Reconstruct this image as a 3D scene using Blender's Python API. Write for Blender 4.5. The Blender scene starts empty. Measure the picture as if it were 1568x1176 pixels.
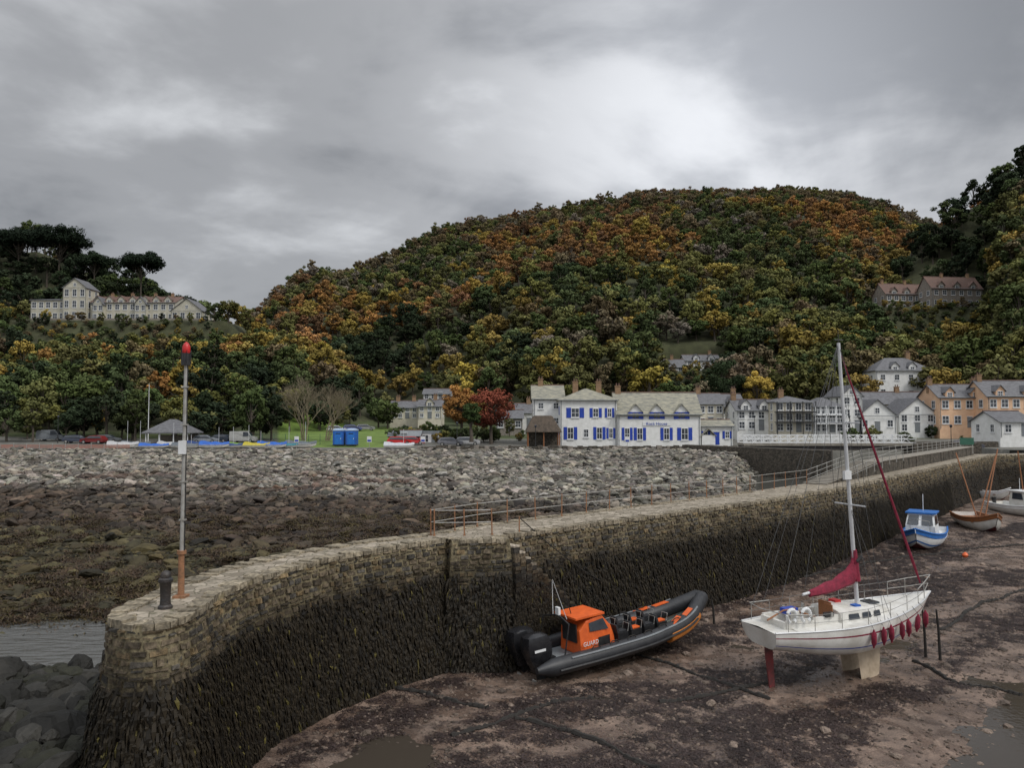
import bpy, bmesh, math, random
import numpy as np
from mathutils import Vector, Matrix
random.seed(7); RNG=np.random.default_rng(11)
sc=bpy.context.scene
sc.view_settings.view_transform='Standard'; sc.view_settings.look='None'; sc.view_settings.exposure=0
CH=9.0; F=1180.0; PIT=math.atan(52/1180)
# ---------- survey helpers: bearing/depression -> ground position
def G(px,py,z):
    u=(px-784)/F; v=(588-py)/F
    c,s=math.cos(PIT),math.sin(PIT)
    d=(u, c-v*s, s+v*c); t=(z-CH)/d[2]
    return (d[0]*t,d[1]*t)
def XD(px,D): return (px-784)/F*D
def ZD(py,D): return CH+(640-py)/F*D
# ---------- noise
def _h(i,j,s):
    n=(i*374761393+j*668265263+s*1274126177)&0xffffffff
    n=((n^(n>>13))*1274126177)&0xffffffff
    return ((n^(n>>16))&0xffff)/65535.0
def vn(x,y,s=0):
    x=np.asarray(x,float);y=np.asarray(y,float)
    i=np.floor(x).astype(np.int64);j=np.floor(y).astype(np.int64);fx=x-i;fy=y-j
    fx=fx*fx*(3-2*fx);fy=fy*fy*(3-2*fy)
    return (_h(i,j,s)*(1-fx)+_h(i+1,j,s)*fx)*(1-fy)+(_h(i,j+1,s)*(1-fx)+_h(i+1,j+1,s)*fx)*fy
def fbm(x,y,s=0,o=4):
    a=.5;r=0;t=0
    for k in range(o):
        r=r+a*vn(x*2**k+k*17.3,y*2**k+k*9.1,s+k);t+=a;a*=.5
    return r/t
def ss(a,b,x):
    t=np.clip((x-a)/(b-a),0,1);return t*t*(3-2*t)
# ---------- materials
def nt(name):
    m=bpy.data.materials.new(name);m.use_nodes=True
    N=m.node_tree.nodes;L=m.node_tree.links
    return m,N,L,N['Principled BSDF']
def M(name,c1,c2=None,scale=4,rough=.8,bump=0,bscale=None,metal=0,attr=None,inst=None,lo=.35,hi=.65,bdist=.05,stretch=None,spec=.5):
    m,N,L,P=nt(name)
    P.inputs['Roughness'].default_value=rough;P.inputs['Metallic'].default_value=metal;P.inputs['Specular IOR Level'].default_value=spec
    tc=N.new('ShaderNodeTexCoord');co=tc.outputs['Object']
    if stretch:
        mp=N.new('ShaderNodeMapping');mp.inputs['Scale'].default_value=stretch;L.new(co,mp.inputs['Vector']);co=mp.outputs['Vector']
    if c2 is None: c2=tuple(k*.8 for k in c1)
    nz=N.new('ShaderNodeTexNoise');nz.inputs['Scale'].default_value=scale;nz.inputs['Detail'].default_value=7;nz.inputs['Roughness'].default_value=.62
    L.new(co,nz.inputs['Vector'])
    mr=N.new('ShaderNodeMapRange');mr.inputs['From Min'].default_value=lo;mr.inputs['From Max'].default_value=hi;L.new(nz.outputs['Fac'],mr.inputs['Value'])
    mx=N.new('ShaderNodeMixRGB');mx.inputs['Color1'].default_value=(*c1,1);mx.inputs['Color2'].default_value=(*c2,1);L.new(mr.outputs['Result'],mx.inputs['Fac'])
    out=mx.outputs['Color']
    if attr or inst:
        at=N.new('ShaderNodeAttribute');at.attribute_name=attr or inst;at.attribute_type='GEOMETRY' if attr else 'INSTANCER'
        m2=N.new('ShaderNodeMixRGB');m2.blend_type='MULTIPLY';m2.inputs['Fac'].default_value=1;L.new(out,m2.inputs['Color1']);L.new(at.outputs['Color'],m2.inputs['Color2']);out=m2.outputs['Color']
    L.new(out,P.inputs['Base Color'])
    if bump:
        n2=N.new('ShaderNodeTexNoise');n2.inputs['Scale'].default_value=bscale or scale*3;n2.inputs['Detail'].default_value=8;L.new(co,n2.inputs['Vector'])
        b=N.new('ShaderNodeBump');b.inputs['Strength'].default_value=bump;b.inputs['Distance'].default_value=bdist;L.new(n2.outputs['Fac'],b.inputs['Height']);L.new(b.outputs['Normal'],P.inputs['Normal'])
    return m
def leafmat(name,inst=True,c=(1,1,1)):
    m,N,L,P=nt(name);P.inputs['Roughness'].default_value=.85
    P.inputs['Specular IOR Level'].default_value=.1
    a=N.new('ShaderNodeAttribute');a.attribute_name='v'  # per-leaf tone, carries the painted crown shading
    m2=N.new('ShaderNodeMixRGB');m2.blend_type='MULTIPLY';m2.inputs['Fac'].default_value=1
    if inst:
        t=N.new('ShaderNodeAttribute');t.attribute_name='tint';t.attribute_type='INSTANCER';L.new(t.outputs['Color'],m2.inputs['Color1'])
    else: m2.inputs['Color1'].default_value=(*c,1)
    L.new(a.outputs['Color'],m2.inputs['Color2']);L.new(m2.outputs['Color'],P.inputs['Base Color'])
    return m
white=M('white_render',(.82,.82,.8),(.68,.68,.65),1.2,.8,.15,20)
cream=M('cream_render',(.66,.62,.5),(.55,.5,.4),1.0,.8,.15,20)
peach=M('peach_render',(.78,.52,.33),(.66,.42,.27),1.0,.8,.15,20)
greyst=M('grey_stone_wall',(.3,.26,.22),(.16,.145,.125),2,.9,.5,8)
slate=M('slate_roof',(.15,.15,.16),(.08,.08,.085),1.5,.6,.5,9,stretch=(1,1,4))
slatel=M('lichened_slate',(.34,.32,.24),(.16,.16,.14),1.1,.75,.5,9,stretch=(1,1,4))
tile=M('brown_tile_roof',(.17,.095,.07),(.09,.06,.05),1.5,.8,.5,9,stretch=(1,1,4))
thatch=M('thatch',(.10,.075,.055),(.05,.04,.03),2,.95,.8,14,stretch=(1,1,.2))
brick=M('chimney_brick',(.32,.2,.11),(.2,.13,.08),4,.9,.4,12)
glass=M('window_glass',(.03,.035,.045),(.06,.07,.08),.7,.08)
blue=M('blue_paint',(.015,.05,.33),(.02,.06,.4),3,.45)
wht=M('white_paint',(.78,.79,.79),(.66,.67,.67),3,.4)
blackp=M('black_paint',(.015,.015,.017),(.03,.03,.03),5,.35,.1)
rubber=M('black_rubber',(.018,.019,.022),(.03,.031,.034),4,.5,.1,30)
gloss=M('glossy_black_cowling',(.012,.012,.014),(.02,.02,.022),4,.18,.02,30)
orange=M('orange_paint',(.78,.14,.025),(.6,.1,.02),4,.45)
oran2=M('orange_band',(.62,.22,.035),(.5,.17,.03),4,.5)
maroon=M('maroon_canvas',(.26,.018,.045),(.15,.012,.03),5,.85,.6,9)
redp=M('red_paint',(.6,.02,.02),(.45,.02,.02),4,.4)
antif=M('red_antifouling',(.2,.03,.03),(.08,.03,.03),4,.8,.3)
gel=M('white_gelcoat',(.76,.75,.71),(.56,.54,.49),1.3,.3,.05,12)
beige=M('beige_keel',(.55,.45,.33),(.38,.3,.21),3,.7,.2)
alu=M('aluminium_mast',(.66,.67,.68),(.56,.57,.58),3,.35,metal=.2)
steel=M('galvanised_steel',(.42,.42,.4),(.3,.28,.25),6,.5,metal=.3)
rust=M('rusty_steel',(.34,.16,.08),(.2,.11,.06),9,.9,.4,25)
wood=M('varnished_wood',(.32,.13,.05),(.2,.08,.03),5,.5,stretch=(1,6,6))
wire=M('rigging_wire',(.12,.12,.12),None,5,.4,metal=.5)
greyp=M('grey_paint',(.22,.24,.25),(.16,.17,.18),3,.5)
rope=M('rope',(.03,.026,.022),(.018,.016,.014),8,.9,.3)
iron=M('cast_iron',(.02,.02,.022),(.045,.035,.03),6,.5,.4,20)
tarpb=M('blue_tarpaulin',(.01,.12,.5),(.02,.08,.35),2,.55,.6,5)
bark=M('bark',(.10,.08,.06),(.06,.05,.04),3,.9,.6,12)
barkl=M('pale_bark',(.24,.2,.13),(.15,.12,.08),3,.9,.4,12)
concrete=M('concrete',(.3,.275,.235),(.18,.16,.13),2,.9,.4,15)
darkstone=M('dark_masonry',(.12,.10,.078),(.035,.032,.025),2.6,.9,1,4,bdist=.2)
# ---------- mesh builder
class MB:
    def __init__(s): s.v=[];s.f=[];s.mi=[];s.mats=[]
    def k(s,m):
        if m not in s.mats:s.mats.append(m)
        return s.mats.index(m)
    def add(s,V,Fs,m):
        o=len(s.v);s.v+= [(float(p[0]),float(p[1]),float(p[2])) for p in V];i=s.k(m)
        for f in Fs: s.f.append([o+a for a in f]);s.mi.append(i)
    def box(s,x0,x1,y0,y1,z0,z1,m):
        s.add([(x0,y0,z0),(x1,y0,z0),(x1,y1,z0),(x0,y1,z0),(x0,y0,z1),(x1,y0,z1),(x1,y1,z1),(x0,y1,z1)],
              [(0,3,2,1),(4,5,6,7),(0,1,5,4),(1,2,6,5),(2,3,7,6),(3,0,4,7)],m)
    def obox(s,c,u,v,w,m):
        c=Vector(c);u=Vector(u);v=Vector(v);w=Vector(w)
        s.add([c-u-v-w,c+u-v-w,c+u+v-w,c-u+v-w,c-u-v+w,c+u-v+w,c+u+v+w,c-u+v+w],
              [(0,3,2,1),(4,5,6,7),(0,1,5,4),(1,2,6,5),(2,3,7,6),(3,0,4,7)],m)
    def tube(s,pts,r,m,n=8,cap=True,sy=1.0):
        pts=[Vector(p) for p in pts]
        if not hasattr(r,'__len__'): r=[r]*len(pts)
        V=[]
        up=Vector((0,0,1))
        for i,p in enumerate(pts):
            d=(pts[min(i+1,len(pts)-1)]-pts[max(i-1,0)])
            if d.length<1e-9:d=Vector((0,0,1))
            d.normalize()
            a=up if abs(d.z)<.9 else Vector((1,0,0))
            u=d.cross(a).normalized();w=u.cross(d)
            for k in range(n):
                t=2*math.pi*k/n;V.append(p+(u*math.cos(t)+w*math.sin(t)*sy)*r[i])
        Fs=[]
        for i in range(len(pts)-1):
            for k in range(n):
                Fs.append((i*n+k,i*n+(k+1)%n,(i+1)*n+(k+1)%n,(i+1)*n+k))
        if cap:
            Fs.append(tuple(range(n))[::-1]);Fs.append(tuple((len(pts)-1)*n+k for k in range(n)))
        s.add(V,Fs,m)
    def loft(s,secs,m,closed=False,cap=True):
        n=len(secs[0]);V=[p for q in secs for p in q];Fs=[]
        for i in range(len(secs)-1):
            for k in range(n if closed else n-1):
                Fs.append((i*n+k,i*n+(k+1)%n,(i+1)*n+(k+1)%n,(i+1)*n+k))
        if cap:
            Fs.append(tuple(range(n))[::-1]);Fs.append(tuple((len(secs)-1)*n+k for k in range(n)))
        s.add(V,Fs,m)
    def obj(s,name,parent=None,smooth=False,bevel=0,loc=None,yaw=0,recalc=True):
        me=bpy.data.meshes.new(name);me.from_pydata(s.v,[],s.f)
        for m in s.mats: me.materials.append(m)
        me.polygons.foreach_set('material_index',s.mi)
        if recalc:
            bm=bmesh.new();bm.from_mesh(me);bmesh.ops.recalc_face_normals(bm,faces=bm.faces);bm.to_mesh(me);bm.free()
        if smooth: me.polygons.foreach_set('use_smooth',[True]*len(me.polygons))
        o=bpy.data.objects.new(name,me);sc.collection.objects.link(o)
        if smooth:
            md=o.modifiers.new('es','EDGE_SPLIT');md.split_angle=math.radians(40)
        if bevel:
            md=o.modifiers.new('bv','BEVEL');md.width=bevel;md.segments=2;md.limit_method='ANGLE'
        if parent:o.parent=parent
        if loc:o.location=loc
        o.rotation_euler[2]=yaw
        return o
def empty(name,loc=(0,0,0),yaw=0,parent=None):
    e=bpy.data.objects.new(name,None);sc.collection.objects.link(e);e.location=loc;e.rotation_euler[2]=yaw
    e.empty_display_size=.3
    if parent:e.parent=parent
    return e
def npobj(name,V,Fc,mats,smooth=False,cols=None,link=True,mi=None):
    me=bpy.data.meshes.new(name);me.from_pydata(np.asarray(V,float).tolist(),[],Fc.tolist() if hasattr(Fc,'tolist') else Fc)
    for m in mats: me.materials.append(m)
    if cols is not None:
        for an,c in cols.items():
            a=me.color_attributes.new(an,'FLOAT_COLOR','POINT')
            c=np.asarray(c,float)
            if c.ndim==1:c=np.repeat(c[:,None],3,1)
            a.data.foreach_set('color',np.concatenate([c,np.ones((len(c),1))],1).ravel())
    if mi is not None: me.polygons.foreach_set('material_index',mi)
    if smooth: me.polygons.foreach_set('use_smooth',[True]*len(me.polygons))
    o=bpy.data.objects.new(name,me)
    if link:sc.collection.objects.link(o)
    return o
def gridfaces(nx,ny):
    i=np.arange(nx-1)[None,:];j=np.arange(ny-1)[:,None];a=j*nx+i
    return np.stack([a,a+1,a+nx+1,a+nx],-1).reshape(-1,4)
# ---------- scatter through geometry nodes
def scatter(name,P,R,S,I,T,coll):
    me=bpy.data.meshes.new(name);me.from_pydata(np.asarray(P,float).tolist(),[],[])
    for an,ty,dat in (('rot','FLOAT_VECTOR',R),('scl','FLOAT_VECTOR',S),('tint','FLOAT_VECTOR',T)):
        a=me.attributes.new(an,ty,'POINT');a.data.foreach_set('vector',np.asarray(dat,float).ravel())
    a=me.attributes.new('idx','INT','POINT');a.data.foreach_set('value',np.asarray(I,np.int32))
    o=bpy.data.objects.new(name,me);sc.collection.objects.link(o)
    g=bpy.data.node_groups.new(name,'GeometryNodeTree')
    g.interface.new_socket('Geometry',in_out='INPUT',socket_type='NodeSocketGeometry')
    g.interface.new_socket('Geometry',in_out='OUTPUT',socket_type='NodeSocketGeometry')
    N=g.nodes;L=g.links
    gi=N.new('NodeGroupInput');go=N.new('NodeGroupOutput')
    ci=N.new('GeometryNodeCollectionInfo');ci.inputs['Collection'].default_value=coll
    ci.inputs['Separate Children'].default_value=True;ci.inputs['Reset Children'].default_value=True
    ip=N.new('GeometryNodeInstanceOnPoints');ip.inputs['Pick Instance'].default_value=True
    L.new(gi.outputs[0],ip.inputs['Points']);L.new(ci.outputs[0],ip.inputs['Instance'])
    def na(nm,ty):
        n=N.new('GeometryNodeInputNamedAttribute');n.data_type=ty;n.inputs['Name'].default_value=nm
        return [q for q in n.outputs if q.enabled][0]
    L.new(na('idx','INT'),ip.inputs['Instance Index']);L.new(na('rot','FLOAT_VECTOR'),ip.inputs['Rotation']);L.new(na('scl','FLOAT_VECTOR'),ip.inputs['Scale'])
    L.new(ip.outputs[0],go.inputs[0])
    md=o.modifiers.new('scatter','NODES');md.node_group=g
    return o
# ---------- quay outline
def chaikin(p,n=2):
    for _ in range(n):
        q=[p[0]]
        for a,b in zip(p[:-1],p[1:]):
            q.append((a[0]*.75+b[0]*.25,a[1]*.75+b[1]*.25));q.append((a[0]*.25+b[0]*.75,a[1]*.25+b[1]*.75))
        q.append(p[-1]);p=q
    return p
front_a=chaikin([(-9.65,19.2),(-9.45,18.1),(-8.3,17.5),(-7.6,18.3),(-7.85,20.9),(-7.5,23.1),(-6.1,26.2),(-4.4,28.3),(-2.45,30.2)],2)
front_b=[(-2.3,29.75),(-0.1,30.12),(-0.55,30.72),(14.9,44.4),(23.1,52.8),(60.5,97.0),(96,108)]
back=[(96,111.5),(58,99.5),(20.8,55.2),(12.6,46.9),(-1.6,34.0)]+chaikin([(-1.6,34.0),(-3.3,31.5),(-5.7,29.5),(-7.9,26.8),(-9.1,24.3),(-9.6,21.7),(-9.65,19.2)],2)[1:-1]
outline=back+front_a+front_b
TOP=4.3
def resample(p,step):
    out=[]
    for a,b in zip(p[:-1],p[1:]):
        L=math.hypot(b[0]-a[0],b[1]-a[1]);n=max(1,int(round(L/step)))
        for i in range(n): out.append((a[0]+(b[0]-a[0])*i/n,a[1]+(b[1]-a[1])*i/n))
    out.append(p[-1]);return out
ol=resample(outline,.5);OA=np.array(ol);n=len(ol)
tan=np.roll(OA,-1,0)-np.roll(OA,1,0);tan[0]=OA[1]-OA[0];tan[-1]=OA[-1]-OA[-2]
tan/=np.linalg.norm(tan,axis=1)[:,None]
ON=np.stack([tan[:,1],-tan[:,0]],1)
CL=np.array([(-10.5,-5),(-8.7,17.5),(-8.8,20),(-8.2,24),(-6.0,28),(-2.9,30.9),(0,33),(13.8,45.6),(22,54),(59.3,98.2),(96,110)],float)
def wall_sd(X,Y):
    best=np.full(X.shape,1e9);sg=np.zeros(X.shape)
    for a,b in zip(CL[:-1],CL[1:]):
        d=b-a;t=np.clip(((X-a[0])*d[0]+(Y-a[1])*d[1])/(d@d),0,1)
        dx=X-a[0]-t*d[0];dy=Y-a[1]-t*d[1];q=np.hypot(dx,dy);c=d[0]*dy-d[1]*dx
        k=q<best;best=np.where(k,q,best);sg=np.where(k,np.sign(c),sg)
    return best*sg
def scol():
    g=random.uniform(.3,1.1);tone=random.random()
    base=(.205,.16,.105) if tone<.5 else ((.14,.125,.105) if tone<.8 else (.25,.18,.095))
    return (base[0]*g,base[1]*g,base[2]*g)
def quay():
    root=empty('stone_quay_wall')
    zs=[4.3,3.6,2.8,2,1.2,.4,-.4,-1.2]
    V=[]
    for z in zs:
        off=.13*(TOP-z)
        for i in range(n): V.append((OA[i,0]+ON[i,0]*off,OA[i,1]+ON[i,1]*off,z))
    Fs=[]
    for k in range(len(zs)-1):
        for i in range(n-1): Fs.append((k*n+i,k*n+i+1,(k+1)*n+i+1,(k+1)*n+i))
    cols=np.ones((len(V),3))*np.array([.24,.20,.12])
    npobj('core',V,Fs,[wallmat],cols={'col':cols}).parent=root
    bm=bmesh.new();vs=[bm.verts.new((p[0],p[1],TOP)) for p in ol]
    f=bm.faces.new(vs);bmesh.ops.triangulate(bm,faces=[f]);bmesh.ops.recalc_face_normals(bm,faces=bm.faces)
    me=bpy.data.meshes.new('paving');bm.to_mesh(me);bm.free();me.materials.append(pavemat)
    o=bpy.data.objects.new('paving',me);sc.collection.objects.link(o);o.parent=root
    seg=np.linalg.norm(np.diff(OA,axis=0),axis=1);S=np.concatenate([[0],np.cumsum(seg)]);Ltot=S[-1]
    def at(s):
        i=min(max(np.searchsorted(S,s)-1,0),n-2);t=(s-S[i])/max(seg[i],1e-6)
        p=OA[i]*(1-t)+OA[i+1]*t;nn=ON[i]*(1-t)+ON[i+1]*t;tt=OA[i+1]-OA[i];tt=tt/np.linalg.norm(tt)
        return p,nn/np.linalg.norm(nn),tt
    s_tip=S[len(resample(back,.5))-1]
    V=[];Fs=[];C=[]
    def stone(s0,s1,z0,z1,pro,col):
        pa,na_,_=at(s0);pb,nb_,_=at(s1);o=len(V)
        j=lambda a:random.uniform(-a,a)
        for z in (z0,z1):
            for p,nn in ((pa,na_),(pb,nb_)):
                off=.13*(TOP-z);V.append((p[0]+nn[0]*(off-.1),p[1]+nn[1]*(off-.1),z))
        for z,dz in ((z0,.02),(z1,-.02)):
            for p,nn,q in ((pa,na_,pb),(pb,nb_,pa)):
                off=.13*(TOP-z)+pro+j(.02);w=.1+j(.05)
                V.append((p[0]*(1-w)+q[0]*w+nn[0]*off,p[1]*(1-w)+q[1]*w+nn[1]*off,z+dz+j(.022)))
        for f in ((0,1,5,4),(2,6,7,3),(0,4,6,2),(1,3,7,5),(4,5,7,6)): Fs.append(tuple(o+k for k in f))
        C.extend([col]*8)
    z=TOP-.10
    while z>-.7:
        h=random.uniform(.10,.22)
        s=s_tip-28 if z<2 else s_tip-34
        while s<Ltot-.5:
            far=s>s_tip+75
            w=random.uniform(.16,.5)*(1.8 if far else 1)
            hh=h*random.uniform(.75,1.0)
            stone(s+.012,s+w-.014,z-hh+.01,z-.012,random.uniform(.01,.08),scol())
            s+=w
        z-=h
    s=s_tip-40
    while s<Ltot-.6:
        w=random.uniform(.15,.45);pa,na_,_=at(s+.01);pb,nb_,_=at(s+w-.01);g=random.uniform(.55,1.15);o=len(V)
        dp=random.uniform(.3,.6);pr=random.uniform(.0,.10);zt=TOP+random.uniform(.01,.07)
        for zz in (TOP-.12,zt):
            for p,nn,a in ((pa,na_,pr),(pb,nb_,pr+random.uniform(-.03,.03)),(pb,nb_,-dp),(pa,na_,-dp)):
                V.append((p[0]+nn[0]*a,p[1]+nn[1]*a,zz+random.uniform(-.012,.012)))
        for f in ((4,5,6,7),(0,1,5,4),(1,2,6,5),(2,3,7,6),(3,0,4,7)): Fs.append(tuple(o+k for k in f))
        C.extend([(.33*g,.28*g,.2*g)]*8);s+=w
    # stair flight built against the wall
    d=np.array([.749,.662]);nn=np.array([.662,-.749]);p0=np.array([-.55,30.72]);W=.85
    def bx(a0,a1,b0,b1,z0,z1,col,jt=.012):
        o=len(V);r=lambda:random.uniform(-jt,jt)
        for z in (z0,z1):
            for a,b in ((a0,b0),(a1,b0),(a1,b1),(a0,b1)):
                q=p0+d*a+nn*b;V.append((q[0]+r(),q[1]+r(),z+r()))
        for f in ((4,5,6,7),(0,1,5,4),(1,2,6,5),(2,3,7,6),(3,0,4,7)): Fs.append(tuple(o+k for k in f))
        C.extend([col]*8)
    for i in range(16):
        a0=.29*i;zt=TOP-.26*(i+1)
        bx(a0,a0+.29,.0,W+.12*(TOP-zt)*.5,-1.2,zt-.06,(.10,.085,.06),0)
        bx(a0-.01,a0+.31,.0,W+.06+.06*(TOP-zt),zt-.07,zt,(.5,.43,.34))
        z=zt-.08
        while z>-.9:
            h=random.uniform(.12,.2);bx(a0+.01,a0+.28,W,W+.06*(TOP-z)+random.uniform(.02,.08)+.06,z-h,z-.012,scol());z-=h
    npobj('masonry',V,Fs,[wallmat],cols={'col':np.array(C)}).parent=root
    # hanging seaweed
    V=[];Fs=[];C=[]
    def strand(p,nn,tt,zt,ln,w,pr,bat=.13):
        o=len(V);ms=random.uniform(-.07,.07)
        for z_,ww,pp,sh in ((zt,w,pr-.03,0),(zt-ln*.5,w*1.3,pr+.03,ms),(zt-ln,w*.3,pr+.01,ms*1.5)):
            off=bat*(TOP-z_)+pp
            for sg in (-1,1): V.append((p[0]+nn[0]*off+tt[0]*(sg*ww+sh),p[1]+nn[1]*off+tt[1]*(sg*ww+sh),z_))
        Fs.extend([(o,o+1,o+3,o+2),(o+2,o+3,o+5,o+4)])
        g=random.uniform(.3,1.4);yl=random.random()<.03
        c=(.09*g,.075*g,.02*g) if yl else (.024*g,.018*g,.010*g)
        C.extend([c]*6)
    for _ in range(40000):
        s=s_tip-2+random.random()**1.5*85
        if s>Ltot-1:continue
        p,nv,tt=at(s)
        zt=random.uniform(-.5,3.1)
        lim=2.2+1.1*float(fbm(s*.6,3.1,5))
        if zt>lim and random.random()<.8: continue
        strand(p,nv,tt,zt,random.uniform(.12,.5),random.uniform(.012,.04),random.uniform(.06,.13))
    for _ in range(1800):
        a=random.uniform(0,4.6);zt=min(random.uniform(-.6,2.6),TOP-.26*(a/.29+1)-.25)
        if zt<-.5: continue
        strand(p0+d*a+nn*(W+.05),nn,d,zt,random.uniform(.15,.5),random.uniform(.012,.04),.06,.06)
    npobj('seaweed_fringe',V,Fs,[weedmat],cols={'col':np.array(C)}).parent=root
def mk_wall():
    m,N,L,P=nt('quay_masonry');P.inputs['Roughness'].default_value=.75;P.inputs['Specular IOR Level'].default_value=.35
    at=N.new('ShaderNodeAttribute');at.attribute_name='col'
    g=N.new('ShaderNodeNewGeometry');sx=N.new('ShaderNodeSeparateXYZ');L.new(g.outputs['Position'],sx.inputs[0])
    nz=N.new('ShaderNodeTexNoise');nz.inputs['Scale'].default_value=1.3;nz.inputs['Detail'].default_value=8;L.new(g.outputs['Position'],nz.inputs['Vector'])
    ad=N.new('ShaderNodeMath');ad.operation='MULTIPLY_ADD';ad.inputs[1].default_value=2.0;L.new(nz.outputs['Fac'],ad.inputs[0]);L.new(sx.outputs['Z'],ad.inputs[2])
    mr=N.new('ShaderNodeMapRange');mr.inputs['From Min'].default_value=3.6;mr.inputs['From Max'].default_value=5.2;L.new(ad.outputs[0],mr.inputs['Value'])
    dk=N.new('ShaderNodeMixRGB');dk.inputs['Color1'].default_value=(.12,.105,.08,1);dk.inputs['Color2'].default_value=(1,1,1,1);L.new(mr.outputs[0],dk.inputs['Fac'])
    n2=N.new('ShaderNodeTexNoise');n2.inputs['Scale'].default_value=9;n2.inputs['Detail'].default_value=8;L.new(g.outputs['Position'],n2.inputs['Vector'])
    vr=N.new('ShaderNodeMapRange');vr.inputs['From Min'].default_value=.3;vr.inputs['From Max'].default_value=.7;vr.inputs['To Min'].default_value=.3;vr.inputs['To Max'].default_value=1.35;L.new(n2.outputs['Fac'],vr.inputs['Value'])
    a=N.new('ShaderNodeMixRGB');a.blend_type='MULTIPLY';a.inputs['Fac'].default_value=1;L.new(at.outputs['Color'],a.inputs['Color1']);L.new(dk.outputs[0],a.inputs['Color2'])
    b=N.new('ShaderNodeMixRGB');b.blend_type='MULTIPLY';b.inputs['Fac'].default_value=1;L.new(a.outputs[0],b.inputs['Color1']);L.new(vr.outputs[0],b.inputs['Color2'])
    L.new(b.outputs[0],P.inputs['Base Color'])
    bu=N.new('ShaderNodeBump');bu.inputs['Strength'].default_value=.8;bu.inputs['Distance'].default_value=.05;L.new(n2.outputs['Fac'],bu.inputs['Height']);L.new(bu.outputs[0],P.inputs['Normal'])
    return m
wallmat=mk_wall()
weedmat=M('bladder_wrack',(1,1,1),(.6,.6,.6),6,.65,attr='col',spec=.25)
def mk_pave():
    m,N,L,P=nt('quay_paving');P.inputs['Roughness'].default_value=.7
    g=N.new('ShaderNodeNewGeometry')
    nz=N.new('ShaderNodeTexNoise');nz.inputs['Scale'].default_value=2;L.new(g.outputs['Position'],nz.inputs['Vector'])
    ad=N.new('ShaderNodeMixRGB');ad.blend_type='ADD';ad.inputs['Fac'].default_value=.25;L.new(g.outputs['Position'],ad.inputs['Color1']);L.new(nz.outputs['Color'],ad.inputs['Color2'])
    v=N.new('ShaderNodeTexVoronoi');v.inputs['Scale'].default_value=2.8;L.new(ad.outputs[0],v.inputs['Vector'])
    e=N.new('ShaderNodeTexVoronoi');e.feature='DISTANCE_TO_EDGE';e.inputs['Scale'].default_value=2.8;L.new(ad.outputs[0],e.inputs['Vector'])
    r=N.new('ShaderNodeValToRGB');r.color_ramp.elements[0].color=(.2,.165,.12,1);r.color_ramp.elements[1].color=(.43,.37,.29,1)
    sp=N.new('ShaderNodeSeparateColor');L.new(v.outputs['Color'],sp.inputs[0]);L.new(sp.outputs[0],r.inputs['Fac'])
    mr=N.new('ShaderNodeMapRange');mr.inputs['From Max'].default_value=.06;L.new(e.outputs['Distance'],mr.inputs['Value'])
    mx=N.new('ShaderNodeMixRGB');mx.inputs['Color1'].default_value=(.13,.12,.07,1);L.new(mr.outputs[0],mx.inputs['Fac']);L.new(r.outputs[0],mx.inputs['Color2'])
    n2=N.new('ShaderNodeTexNoise');n2.inputs['Scale'].default_value=12;n2.inputs['Detail'].default_value=8;L.new(g.outputs['Position'],n2.inputs['Vector'])
    mm=N.new('ShaderNodeMixRGB');mm.blend_type='MULTIPLY';mm.inputs['Fac'].default_value=.7;L.new(mx.outputs[0],mm.inputs['Color1']);L.new(n2.outputs['Fac'],mm.inputs['Color2'])
    g2=N.new('ShaderNodeMixRGB');g2.blend_type='MULTIPLY';g2.inputs['Fac'].default_value=1;g2.inputs['Color2'].default_value=(1.4,1.4,1.4,1);L.new(mm.outputs[0],g2.inputs['Color1'])
    L.new(g2.outputs[0],P.inputs['Base Color'])
    ma=N.new('ShaderNodeMath');ma.operation='ADD';L.new(mr.outputs[0],ma.inputs[0]);L.new(n2.outputs['Fac'],ma.inputs[1])
    bu=N.new('ShaderNodeBump');bu.inputs['Strength'].default_value=.8;bu.inputs['Distance'].default_value=.03;L.new(ma.outputs[0],bu.inputs['Height']);L.new(bu.outputs[0],P.inputs['Normal'])
    return m
pavemat=mk_pave()
quay()
# ---------- railings
def railing(name,pts,h=1.0,step=1.7,base=TOP,mr=steel,mp=rust,rails=(1.0,.52),r=.024,zoff=None):
    rp=resample(pts,step);mb=MB()
    zf=zoff or (lambda i,p:base)
    for i,p in enumerate(rp):
        z=zf(i,p);l=random.uniform(-.03,.03)
        mb.tube([(p[0],p[1],z-.05),(p[0]+l,p[1]+l,z+h+.02)],r*1.15,mp,8)
        mb.tube([(p[0],p[1],z),(p[0],p[1],z+.05)],r*2.2,mp,8)
        mb.tube([(p[0]+l,p[1]+l,z+h),(p[0]+l,p[1]+l,z+h+.06)],[r*1.5,r*.8],mp,8)
    for q in rails:
        mb.tube([(p[0],p[1],zf(i,p)+h*q) for i,p in enumerate(rp)],r*.8,mr,6)
    return mb.obj(name,smooth=True)
railing('quay_railing',[(-3.25,31.1),(-1.5,33.5),(12.7,46.6),(20.9,54.9)],step=1.75)
railing('quay_railing',[(-3.1,30.95),(-1.9,31.0),(-.8,31.2)],step=1.3)
def zr(i,p): return TOP+min(1.0,max(0,(p[1]-55)*.1))
railing('quay_railing',[(20.9,54.9),(57.8,99.0)],step=2.2,mp=steel,zoff=zr,rails=(1,.66,.33))
railing('quay_railing',[(24.0,55.2),(34,67.2)],step=2.2,mp=steel,rails=(1,.5),zoff=zr)
mb=MB()
a=Vector((20.9,55.3,0));b=Vector((57.6,99.3,0));d=(b-a).normalized();nn=Vector((d.y,-d.x,0))
L=(b-a).length;k=0
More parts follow.
